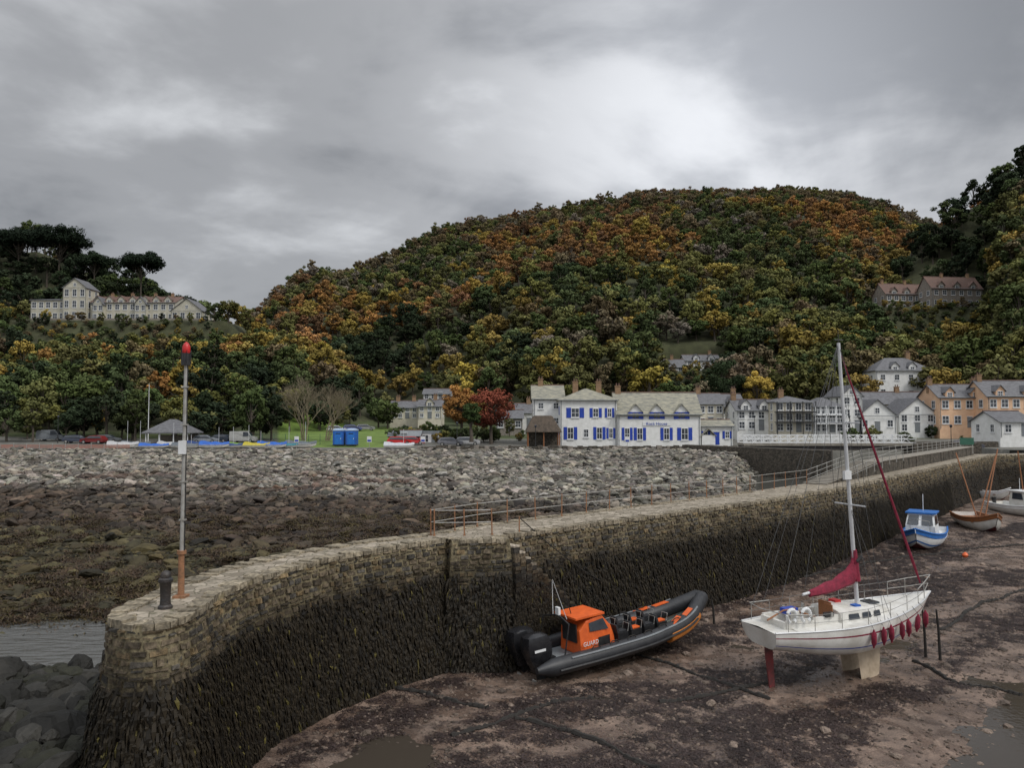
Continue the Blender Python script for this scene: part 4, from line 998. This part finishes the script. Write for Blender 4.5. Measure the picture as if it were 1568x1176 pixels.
mb.loft([[(-4.25,-.03,1.1),(-4.0,-.04,.9),(-4.0,.04,.9),(-4.25,.03,1.1)],[(-4.25,-.03,.3),(-3.9,-.04,.3),(-3.9,.04,.3),(-4.25,.03,.3)],[(-4.05,-.03,-1.2),(-3.82,-.03,-1.2),(-3.82,.03,-1.2),(-4.05,.03,-1.2)]],antif,closed=True)
mb.obj('keels_and_rudder',Y)
mb=MB()
mt=(.0,0,10.75);mbp=(.55,0,1.5)
mb.tube([mbp,mt],[.085,.065],alu,10,sy=1.0)
def mp(z): k=(z-1.5)/(9.25);return Vector((.55-.55*k,0,z))
for z in (5.0,7.9):
    c=mp(z);mb.tube([c+Vector((0,-.75,0)),c,c+Vector((0,.75,0))],.03,alu,6)
mb.tube([mt,(0,0,11.2)],.015,blackp,5);mb.tube([(-.2,0,10.85),(.25,0,10.85)],.02,blackp,5)
mb.tube([(.5,0,2.35),(-2.3,0,2.05)],.05,alu,8)
mb.tube([mp(3.0)+Vector((.02,-.1,0)),mp(3.05)+Vector((.25,-.15,.12))],.07,blackp,8)
mb.box(.0,.35,-.12,.0,5.9,6.2,wht)
mb.obj('mast_and_boom',Y,smooth=True)
mb=MB();secs=[]
for i,(x,z0,z1,w) in enumerate(((.48,2.25,3.35,.13),(.3,2.2,2.95,.19),(.0,2.14,2.72,.22),(-.35,2.08,2.6,.19),(-.7,2.02,2.42,.21),(-1.1,1.98,2.38,.16),(-1.5,1.96,2.26,.15),(-1.95,1.95,2.15,.08))):
    zm=(z0+z1)/2;secs.append([(x,0,z0-.02),(x,-w,z0+(z1-z0)*.25),(x,-w*.75,zm+.1),(x,-.04,z1),(x,.04,z1),(x,w*.75,zm+.1),(x,w,z0+(z1-z0)*.25)])
mb.loft(secs,maroon,closed=True);mb.tube([mp(2.3)+Vector((.06,0,0)),mp(3.4)+Vector((.03,0,0))],[.16,.11],maroon,8);mb.obj('sail_cover',Y,smooth=True)
mb=MB();a=mp(10.3)+Vector((.1,0,0));b=Vector((4.15,0,1.95));mb.tube([a,a.lerp(b,.05),a.lerp(b,.5),a.lerp(b,.92),b],[.012,.03,.045,.055,.03],maroon,8);mb.obj('furled_genoa',Y)
mb=MB()
T=Vector(mt)
for sg in (1,-1):
    s1=mp(7.9)+Vector((0,sg*.75,0));s2=mp(5.0)+Vector((0,sg*.75,0));chn=Vector((.5,sg*1.33,1.2))
    for q in ([T,s1,s2,chn],[mp(7.9),s2],[mp(5.0),Vector((.9,sg*1.3,1.2))],[mp(5.0),Vector((.1,sg*1.36,1.2))],[T,Vector((-4.2,sg*.7,1.7))]): mb.tube(q,.011,wire,4)
for q in ([T,Vector((-4.3,0,1.9))],[T,Vector((-2.2,0,2.15))],[T,Vector((4.3,0,1.75))],[mp(9),Vector((3.4,.2,1.5))],[mp(10.1)+Vector((.15,-.1,0)),Vector((.9,-.1,1.6))],[mp(10.1)+Vector((-.15,.1,0)),Vector((.4,.2,1.6))]): mb.tube(q,.009,wire,4)
E=[v for v in edge]
def ed(x,sg,z=0):
    xs_=[v[0] for v in E];return Vector((x,sg*float(np.interp(x,xs_,[v[1] for v in E]))*.96,float(np.interp(x,xs_,[v[2] for v in E]))+z))
for sg in (1,-1):
    X_=[-4.0,-2.9,-1.7,-.4,.9,2.1,3.1]
    for x in X_: mb.tube([ed(x,sg),ed(x,sg,.55)],.014,steel,5)
    for zz_ in (.55,.3): mb.tube([ed(x,sg,zz_) for x in X_],.008,wire,4)
    mb.tube([ed(3.1,sg,.55),ed(3.9,sg,.6),Vector((4.75,0,2.2))],.018,steel,6);mb.tube([ed(3.1,sg,.3),ed(3.9,sg,.3),Vector((4.6,0,1.9))],.014,steel,6);mb.tube([ed(3.8,sg),ed(3.8,sg,.6)],.016,steel,6)
    mb.tube([ed(-2.9,sg,.55),ed(-4.1,sg,.6),Vector((-4.45,0,1.78))],.018,steel,6)
mb.obj('rigging',Y)
mb=MB()
for x in (-.3,.25,.7,1.3,1.75,2.5,3.1):
    p=ed(x,-1);p.y-=.14+(.05*x if x>1 else 0);r=.095;zt=p.z-.12;tl=random.uniform(-.09,.09)
    mb.tube([(p.x,p.y,zt),(p.x,p.y,zt-.05),(p.x+tl*.3,p.y,zt-.14),(p.x+tl*.7,p.y+.03,zt-.45),(p.x+tl,p.y+.05,zt-.56),(p.x+tl,p.y+.05,zt-.62)],[.03,.04,r,r,.04,.03],maroon,10)
    mb.tube([(p.x,p.y,zt),ed(x,-1,.1)],.01,wire,4)
mb.obj('fenders',Y,smooth=True)
# RIB
ra=math.atan2(4.2,6.4)
B=empty('rigid_inflatable_boat',(4.55,31.55,-.45),ra);B.scale=(1.08,1.08,1.15);B.rotation_euler[1]=math.radians(-3)
mb=MB()
M_rg=M('rib_hull_grey',(.055,.06,.055),(.035,.04,.036),3,.45)
M_rs=M('rib_hull_stripe',(.16,.17,.13),(.12,.13,.1),3,.5)
def rm(u,t): return M_rg if u<.3 else (M_rs if .34<u<.42 or .52<u<.58 else M_rg)
e=hull(mb,7.6,[0,.3,.6,.85,1],[.98,1.05,.98,.6,.04],[.0,0,.03,.35,.85],[.5,.5,.55,.75,1.12],rm,q=1.0,p=1.0,nu=18,bow=.08)
o=mb.obj('hull',B,smooth=True);weld(o)
mb=MB();ring=[(v[0],v[1]+.08,v[2]+.1) for v in e]
path=[(x,-y_,z) for x,y_,z in ring]+[(x,y_,z) for x,y_,z in ring[::-1]]
path=[(path[0][0]-.7,path[0][1]+.0,path[0][2]+.02)]+path+[(path[-1][0]-.7,path[-1][1],path[-1][2]+.02)]
rad=[.1]+[.28]*(len(path)-2)+[.1]
mb.tube(path,rad,rubber,14);mb.obj('inflatable_tubes',B,smooth=True)
mb=MB()
for sg in (-1,1):
    seg=[(x,sg*(y_+.05),z-.10) for x,y_,z in ring if 1.0<x<3.2]
    mb.tube(seg,.255,oran2,14)
    mb.tube([(x,sg*(y_+.2),z+.22) for x,y_,z in ring[2:-3]],.035,greyp,6)
    mb.tube([(x,sg*(y_+.37),z-.02) for x,y_,z in ring[:-4]],.04,blackp,6)
    for k in (6,9,12,15,18,21):
        x,y_,z=ring[k];mb.tube([(x-.2,sg*(y_+.05),z+.28),(x-.1,sg*(y_+.05),z+.36),(x+.1,sg*(y_+.05),z+.36),(x+.2,sg*(y_+.05),z+.28)],.02,rope,5)
    for x0_ in (1.9,2.6):
        q=min(ring,key=lambda r_:abs(r_[0]-x0_));mb.obox((q[0],sg*(q[1]+.0),q[2]+.285),(.28,-sg*.1,.06),(0,.12,0),(0,0,.008),orange)
mb.obj('orange_bands',B,smooth=True)
mb=MB();mb.box(-3.4,2.4,-.85,.85,.42,.5,greyp)
mb.loft([[(x,-w,z0),(x,w,z0),(x,w*.85,z1),(x,-w*.85,z1)] for x,w,z0,z1 in ((-2.5,.62,.5,1.3),(-2.2,.66,.5,1.6),(-1.5,.66,.5,1.7),(-1.05,.6,.5,1.25),(-.85,.5,.5,.9))],orange,closed=True)
mb.obj('console',B,bevel=.03)
mb=MB()
for sg in (-1,1):
    mb.add([(-2.1,sg*.635,1.25),(-1.25,sg*.625,1.2),(-1.45,sg*.575,1.58),(-2.1,sg*.58,1.52)],[(0,1,2,3)],glass)
    mb.add([(-1.75,sg*.668,.6),(-1.2,sg*.64,.6),(-1.2,sg*.625,1.0),(-1.75,sg*.65,1.0)],[(0,1,2,3)],blackp)
mb.box(-2.7,-1.4,-.62,.62,1.71,1.78,orange);mb.box(-2.55,-2.5,-.4,.4,.9,1.5,blackp)
for i,x in enumerate((-.5,.15,.8,1.45)):
    for sg in (-1,1):
        mb.loft([[(x-.25,sg*.38-.17,z),(x+.25,sg*.38-.17,z),(x+.25,sg*.38+.17,z),(x-.25,sg*.38+.17,z)] for z in (.5,.9)],blackp,closed=True)
        mb.loft([[(x-.28,sg*.38-.19,.9),(x-.18,sg*.38-.19,.9),(x-.18,sg*.38+.19,.9),(x-.28,sg*.38+.19,.9)],[(x-.34,sg*.38-.16,1.2),(x-.26,sg*.38-.16,1.2),(x-.26,sg*.38+.16,1.2),(x-.34,sg*.38+.16,1.2)]],rubber,closed=True)
        mb.tube([(x+.22,sg*.38-.15,.85),(x+.3,sg*.38-.15,1.15),(x+.3,sg*.38+.15,1.15),(x+.22,sg*.38+.15,.85)],.018,steel,5)
        mb.box(x-.15,x+.2,sg*.38-.13,sg*.38+.13,.91,.96,orange if (i+(sg>0))%2 else rubber)
for sg in (-1,1):
    mb.tube([(-3.4,sg*.8,.6),(-3.1,sg*.75,1.7),(-3.0,0,1.85)],.035,blackp,8)
mb.tube([(-3.0,-.5,1.8),(-3.6,-.6,3.2)],[.015,.008],wht,5);mb.tube([(-3.0,.3,1.8),(-2.9,.4,2.9)],[.015,.008],wht,5);mb.tube([(-2.4,0,1.7),(-2.75,0,2.8)],[.02,.01],blackp,5)
mb.box(-3.05,-2.95,-.1,.1,1.85,2.1,wht)
mb.obj('seats_and_a_frame',B,bevel=.01)
mb=MB()
for sg in (-.45,.45):
    c=-4.2
    mb.loft([[(c-w+tl,sg-d_,z),(c-w*.4+tl,sg-d_*1.25,z),(c+w+tl,sg-d_,z),(c+w+.05+tl,sg,z),(c+w+tl,sg+d_,z),(c-w*.4+tl,sg+d_*1.25,z),(c-w+tl,sg+d_,z),(c-w-.08+tl,sg,z)] for w,d_,z,tl in ((.2,.13,.35,0),(.34,.2,.65,-.04),(.45,.27,.95,-.08),(.47,.28,1.25,-.12),(.38,.23,1.52,-.15),(.18,.1,1.6,-.15))],gloss,closed=True)
    mb.loft([[(c-w+.05,sg-d_,z),(c+w+.05,sg-d_,z),(c+w+.05,sg+d_,z),(c-w+.05,sg+d_,z)] for w,d_,z in ((.16,.08,.4),(.14,.06,.0),(.2,.04,-.1))],blackp,closed=True)
    mb.tube([(c-.3,sg,-.02),(c-.1,sg,-.02),(c+.3,sg,-.02)],[.05,.09,.03],blackp,10)
    for k in range(3):
        a=k*2.09;u=Vector((0,math.cos(a),math.sin(a)));mb.obox(Vector((c-.3,sg,-.02))+u*.12,u*.1,Vector((.04,-u.z*.06,u.y*.06)),Vector((.015,0,0)),steel)
    mb.box(c+.3,c+.6,sg-.15,sg+.15,.3,.75,blackp);mb.box(c-.4,c+.05,sg-.362,sg-.355,1.08,1.16,wht)
mb.obj('outboard_engines',B,smooth=True)
t2=bpy.data.curves.new('guard_text','FONT');t2.body='GUARD';t2.size=.2;t2.extrude=.004;t2.materials.append(wht);to=bpy.data.objects.new('lettering',t2);sc.collection.objects.link(to);to.parent=B;to.location=(-2.45,-.672,.82);to.rotation_euler=(math.pi/2,0,0)
def workboat(name,x,y,z,yaw,L,stripe,cab=True,low=wht,poles=(),sc_=1,mid=None):
    r=empty(name,(x,y,z),yaw);r.scale=(sc_,sc_,sc_);mb=MB()
    def mm(u,t): return stripe if u>.8 or (mid and .5<u<.6) else (low if u>.3 else (antif))
    e=hull(mb,L,[0,.3,.6,.85,1],[L*.17,L*.2,L*.19,L*.11,.02],[.12,0,0,.12,.45],[.85,.8,.85,1.05,1.35],mm,nu=12,ns=20)
    o=mb.obj('hull',r,smooth=True);weld(o)
    mb=MB()
    for i in range(len(e)-1):
        a,b=e[i],e[i+1];mb.add([(a[0],a[1],a[2]-.25),(b[0],b[1],b[2]-.25),(b[0],-b[1],b[2]-.25),(a[0],-a[1],a[2]-.25)],[(0,1,2,3)],low if cab else wood)
    for sg in (1,-1): mb.tube([(v[0],sg*v[1],v[2]) for v in e],.05,stripe,6)
    if cab:
        W=L*.14
        mb.loft([[(-.5,-W,.7),(1.0,-W,.7),(1.0,W,.7),(-.5,W,.7)],[(-.5,-W*.95,1.3),(1.25,-W*.95,1.3),(1.25,W*.95,1.3),(-.5,W*.95,1.3)],[(-.45,-W*.85,1.95),(.85,-W*.85,1.95),(.85,W*.85,1.95),(-.45,W*.85,1.95)]],low,closed=True)
        mb.box(-.7,1.0,-W,W,1.96,2.04,stripe)
        for sg in (1,-1):
            mb.add([(-.2,sg*(W*.95+.02),1.35),(.9,sg*(W*.95+.02),1.35),(.7,sg*(W*.87+.02),1.85),(-.2,sg*(W*.87+.02),1.85)],[(0,1,2,3)],glass)
            mb.add([(1.27,sg*W*.1,1.36),(1.27,sg*W*.85,1.36),(.94,sg*W*.75,1.86),(.94,sg*W*.1,1.86)],[(0,1,2,3)],glass)
        mb.tube([(-.2,0,2.0),(-.2,0,3.0)],.02,wht,5)
        for sg in (1,-1): mb.tube([(1.2,sg*.5,1.0),(1.4,sg*.5,1.6),(2.3,.0,1.8)],.018,steel,5)
        mb.tube([(-L/2-.1,0,.3),(-L/2-.15,0,1.2)],[.12,.18],blackp,8)
    else:
        for x_ in (-L*.3,-.1,L*.2): mb.box(x_-.12,x_+.12,-L*.18,L*.18,.6,.65,wood)
    for (a,b) in poles: mb.tube([a,b],.045,wood,6)
    mb.obj('superstructure',r)
bblue=M('boat_blue',(.02,.15,.48),None,3,.4)
x,y=G(1428,838,0);workboat('blue_and_white_fishing_boat',x,y+1.2,-.12,math.radians(-125),5.6,bblue,sc_=1.22,mid=True)
x,y=G(1512,812,0);workboat('open_wooden_boat',x,y+1,-.1,math.radians(-100),5.0,wood,False,low=gel,poles=(((0,.3,.6),(-1.5,1.8,5.2)),((.3,-.2,.6),(-.8,1.4,4.8)),((-.3,0,.6),(-2.0,-.6,4.9))),sc_=1.25)
x,y=G(1560,790,0);workboat('white_motor_boat',x+1,y+1,-.1,math.radians(-80),5.5,wht,True,low=gel,poles=(((0,.3,.6),(-.5,.2,5.2)),),sc_=1.15)
x,y=G(1552,770,0);workboat('small_white_dinghy',x,y+4,-.1,math.radians(-60),3.6,wht,False,low=gel,sc_=1.1)
mb=MB();x,y=G(1478,853,0);mb.tube([(x,y,-.05),(x,y,0),(x,y,.12),(x,y,.24),(x,y,.3)],[.05,.14,.19,.12,.03],orange,12);mb.obj('mooring_buoy',smooth=True)
for px,py,h in ((1418,1003,1.9),(1440,1008,1.9),(1094,955,1.1),(1087,905,1.0)):
    x,y=G(px,py,-.5);mb2=MB();mb2.tube([(x,y,-.8),(x-.05,y,-.5+h*.6),(x-.12,y,-.5+h)],[.06,.05,.035],rope,8);mb2.obj('mooring_post')
gt=M('grey_tarp',(.12,.14,.16),None,3,.7,.5);wtp=M('white_tarp',(.45,.45,.45),None,3,.6,.4);db=M('dark_blue_tarp',(.01,.04,.16),None,3,.6,.5)
for px,D,c in ((190,122,wtp),(210,123,gt),(238,122,tarpb),(262,124,wtp),(288,122,gt),(310,124,db),(330,122,tarpb),(352,123,db),(395,122,M('yellow_tarp',(.5,.42,.03),None,3,.6,.4)),(418,122,tarpb),(438,123,M('teal_tarp',(.02,.2,.25),None,3,.6,.4)),(462,124,gt),(375,124,M('lime_tarp',(.2,.35,.05),None,3,.6,.4)),(612,121,M('pale_hull',(.5,.52,.55),None,3,.5))):
    r=empty('covered_dinghy',(XD(px,D),D,4.15),random.uniform(-.3,.3));r.scale=(random.uniform(.9,1.15),1,random.uniform(1,1.4));mb=MB()
    e=hull(mb,4.2,[0,.3,.6,.85,1],[.6,.75,.72,.4,.02],[.1,0,0,.1,.3],[.5,.5,.5,.55,.65],lambda u,t:gel,nu=6,ns=14,bow=.05);o=mb.obj('hull',r,smooth=True);weld(o)
    mb=MB();secs=[[(v[0],v[1]+.05,v[2]-.08),(v[0],v[1]*.6,v[2]+.18+.07*math.sin(i*1.7)),(v[0],0,v[2]+.42+.05*math.sin(i*1.1)-.25*(i/13)),(v[0],-v[1]*.6,v[2]+.18+.07*math.cos(i*1.7)),(v[0],-v[1]-.05,v[2]-.08)] for i,v in enumerate(e)]
    mb.loft(secs,c);mb.obj('cover',r,smooth=True)
    if random.random()<.4:
        mb=MB();mb.tube([(.6,0,.5),(.6,0,random.uniform(2,3.6))],.03,alu,6);mb.obj('mast',r)
mb=MB();D=140;x=XD(228,D);mb.tube([(x,D,4),(x,D,ZD(588,D))],[.09,.04],wht,8);mb.tube([(x-.3,D,4.4),(x+.3,D,4.4)],.15,concrete,8);mb.obj('flagpole')
mb=MB();x=XD(-40,119)
nf=M('orange_netting',(.45,.14,.09),(.3,.12,.08),3,.8)
while x<XD(182,119):
    mb.box(x-.04,x+.04,119.5,119.58,4.1,5.1,steel)
    for k in range(5): mb.box(x+.04,x+1.96,119.53,119.55,4.3+k*.12+random.uniform(-.02,.02),4.36+k*.12,nf)
    x+=2
mb.obj('barrier_fence')
mb=MB();x=XD(385,134)
gf=M('green_fence_paint',(.03,.10,.07),None,3,.5)
while x<XD(505,134):
    mb.box(x-.03,x+.03,134,134.06,4.2,6.2,gf)
    for k in range(5): mb.box(x,x+2,134.03,134.05,4.5+k*.4,4.52+k*.4,gf)
    x+=2
mb.obj('court_fence')
for px,D,yt in ((820,121,655),(1155,131,640),(1300,131,640),(700,124,650),(90,138,640),(1455,105,655)):
    zt=ZD(yt,D);mb=MB();x=XD(px,D);mb.tube([(x,D,4),(x,D,zt)],[.07,.04],blackp,8);mb.tube([(x,D,zt),(x,D,zt+.1),(x,D,zt+.35),(x,D,zt+.45)],[.08,.16,.2,.03],glass,8);mb.obj('street_lamp')
for px,D in ((455,121),(566,121),(648,121),(960,120)):
    mb=MB();x=XD(px,D);mb.tube([(x,D,4),(x,D,5.9)],.04,steel,6);mb.box(x-.35,x+.35,D-.06,D-.03,5.2,6.1,wht);mb.box(x-.28,x+.28,D-.075,D-.065,5.3,5.6,blue);mb.obj('information_sign')
mb=MB();x,y=58,97.5;mb.box(x-1.5,x+.3,y,y+.08,5.6,6.5,M('green_sign',(.03,.12,.08),None,3,.5));mb.box(x-1.4,x-1.3,y+.02,y+.1,4.5,5.6,steel);mb.box(x+.1,x+.2,y+.02,y+.1,4.5,5.6,steel);mb.obj('harbour_sign')
# ---------- navigation light
x,y=G(277,915,TOP)
nl=empty('harbour_navigation_light',(x,y,TOP));mb=MB()
mb.box(-.16,.16,-.16,.16,0,.06,rust);mb.tube([(0,0,.05),(0,0,1.15)],[.085,.08],rust,12);mb.tube([(0,0,1.13),(0,0,1.22)],.12,rust,12)
mb.obj('base',nl,smooth=True);mb=MB()
mb.tube([(0,0,1.2),(.02,0,6.2)],[.055,.045],steel,12);mb.tube([(.07,0,.2),(.07,0,6.1)],.014,blackp,6);mb.box(-.09,.09,-.13,-.04,3.75,4.1,wht)
for z in (2,3,4.5,5.5): mb.box(-.07,.09,-.06,.06,z,z+.04,steel)
mb.obj('pole',nl,smooth=False);mb=MB()
mb.tube([(.02,0,6.1),(.02,0,6.2)],.12,blackp,14);mb.tube([(.02,0,6.2),(.02,0,6.42)],.10,blackp,14)
for k in range(6):
    a=k*1.047;mb.tube([(.02+.13*math.cos(a),.13*math.sin(a),6.15),(.02+.13*math.cos(a),.13*math.sin(a),6.5)],.008,blackp,4)
mb.obj('lantern_base',nl);mb=MB();mb.tube([(.02,0,6.42),(.02,0,6.46),(.02,0,6.6),(.02,0,6.68),(.02,0,6.72)],[.09,.105,.1,.06,.01],redp,14);mb.obj('red_lantern',nl,smooth=True)
x,y=G(253,932,TOP);mb=MB();mb.tube([(0,0,0),(0,0,.06),(0,0,.1),(0,0,.25),(0,0,.62),(0,0,.66),(0,0,.72),(0,0,.76),(0,0,.82),(0,0,.9),(0,0,.93)],[.17,.17,.13,.12,.135,.17,.17,.12,.13,.09,.03],iron,18);o=mb.obj('mooring_bollard',smooth=True);o.location=(x,y,TOP)
# ---------- world
w=bpy.data.worlds.new('World');sc.world=w;w.use_nodes=True;N=w.node_tree.nodes;L=w.node_tree.links
bg=N['Background'];out=N['World Output']
SE,SA=math.radians(48),math.radians(125)
sky=N.new('ShaderNodeTexSky');sky.sky_type='NISHITA';sky.sun_disc=False;sky.sun_elevation=SE;sky.sun_rotation=SA
L.new(sky.outputs[0],bg.inputs[0]);bg.inputs[1].default_value=.1
def ma(op,a,b=None,c=None):
    n=N.new('ShaderNodeMath');n.operation=op
    for i,v in enumerate((a,b,c)):
        if v is None: continue
        if isinstance(v,(int,float)): n.inputs[i].default_value=v
        else: L.new(v,n.inputs[i])
    return n.outputs[0]
tcn=N.new('ShaderNodeTexCoord');sp=N.new('ShaderNodeSeparateXYZ');L.new(tcn.outputs['Generated'],sp.inputs[0])
zz_=ma('ADD',ma('MAXIMUM',sp.outputs[2],0),.26);u=ma('DIVIDE',sp.outputs[0],zz_);v=ma('DIVIDE',sp.outputs[1],zz_)
cb=N.new('ShaderNodeCombineXYZ');L.new(u,cb.inputs[0]);L.new(v,cb.inputs[1]);cb.inputs[2].default_value=3.3
def nse(s,dt,ro,di):
    q=N.new('ShaderNodeTexNoise');q.inputs['Scale'].default_value=s;q.inputs['Detail'].default_value=dt;q.inputs['Roughness'].default_value=ro;q.inputs['Distortion'].default_value=di;L.new(cb.outputs[0],q.inputs['Vector']);return q.outputs['Fac']
a=nse(.75,9,.5,.5);b=nse(2.6,9,.52,.3)
mixn=ma('MULTIPLY_ADD',b,.28,ma('MULTIPLY',a,.72))
rp=N.new('ShaderNodeValToRGB');cr=rp.color_ramp;cr.interpolation='EASE'
cr.elements[0].position=.38;cr.elements[0].color=(.235,.245,.265,1);cr.elements[1].position=.62;cr.elements[1].color=(.85,.87,.9,1)
e_=cr.elements.new(.5);e_.color=(.44,.45,.47,1);L.new(mixn,rp.inputs[0])
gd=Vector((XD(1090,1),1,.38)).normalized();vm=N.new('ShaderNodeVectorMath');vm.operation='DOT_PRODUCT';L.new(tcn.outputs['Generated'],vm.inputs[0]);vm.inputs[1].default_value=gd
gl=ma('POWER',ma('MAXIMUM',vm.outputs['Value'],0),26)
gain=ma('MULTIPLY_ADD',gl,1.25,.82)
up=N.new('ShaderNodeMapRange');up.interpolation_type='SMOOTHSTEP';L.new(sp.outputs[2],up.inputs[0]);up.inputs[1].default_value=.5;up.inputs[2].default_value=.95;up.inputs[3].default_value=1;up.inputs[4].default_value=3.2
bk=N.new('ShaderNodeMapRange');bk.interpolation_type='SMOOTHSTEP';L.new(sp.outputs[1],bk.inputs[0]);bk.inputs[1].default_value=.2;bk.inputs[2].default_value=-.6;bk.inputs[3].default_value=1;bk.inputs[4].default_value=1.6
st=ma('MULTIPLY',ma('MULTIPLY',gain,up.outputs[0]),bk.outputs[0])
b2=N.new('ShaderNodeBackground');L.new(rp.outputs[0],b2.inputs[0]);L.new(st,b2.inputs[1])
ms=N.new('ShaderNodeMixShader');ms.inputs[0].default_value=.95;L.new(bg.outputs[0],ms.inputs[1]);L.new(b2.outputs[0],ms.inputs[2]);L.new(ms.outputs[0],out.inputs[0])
sl=bpy.data.lights.new('overcast_sun','SUN');sl.energy=1.5;sl.angle=math.radians(16);sl.color=(1,.96,.9);so=bpy.data.objects.new('overcast_sun',sl);sc.collection.objects.link(so)
sd=Vector((math.sin(SA)*math.cos(SE),math.cos(SA)*math.cos(SE),math.sin(SE)));so.rotation_euler=(-sd).to_track_quat('-Z','Y').to_euler();so.location=(0,0,60)
# ---------- camera
cam=bpy.data.cameras.new('camera');cam.sensor_width=36;cam.lens=36*F/1568;cam.clip_end=6000;cam.clip_start=.1
co=bpy.data.objects.new('camera',cam);sc.collection.objects.link(co);co.location=(0,0,CH);co.rotation_euler=(math.pi/2+PIT,0,0);sc.camera=co
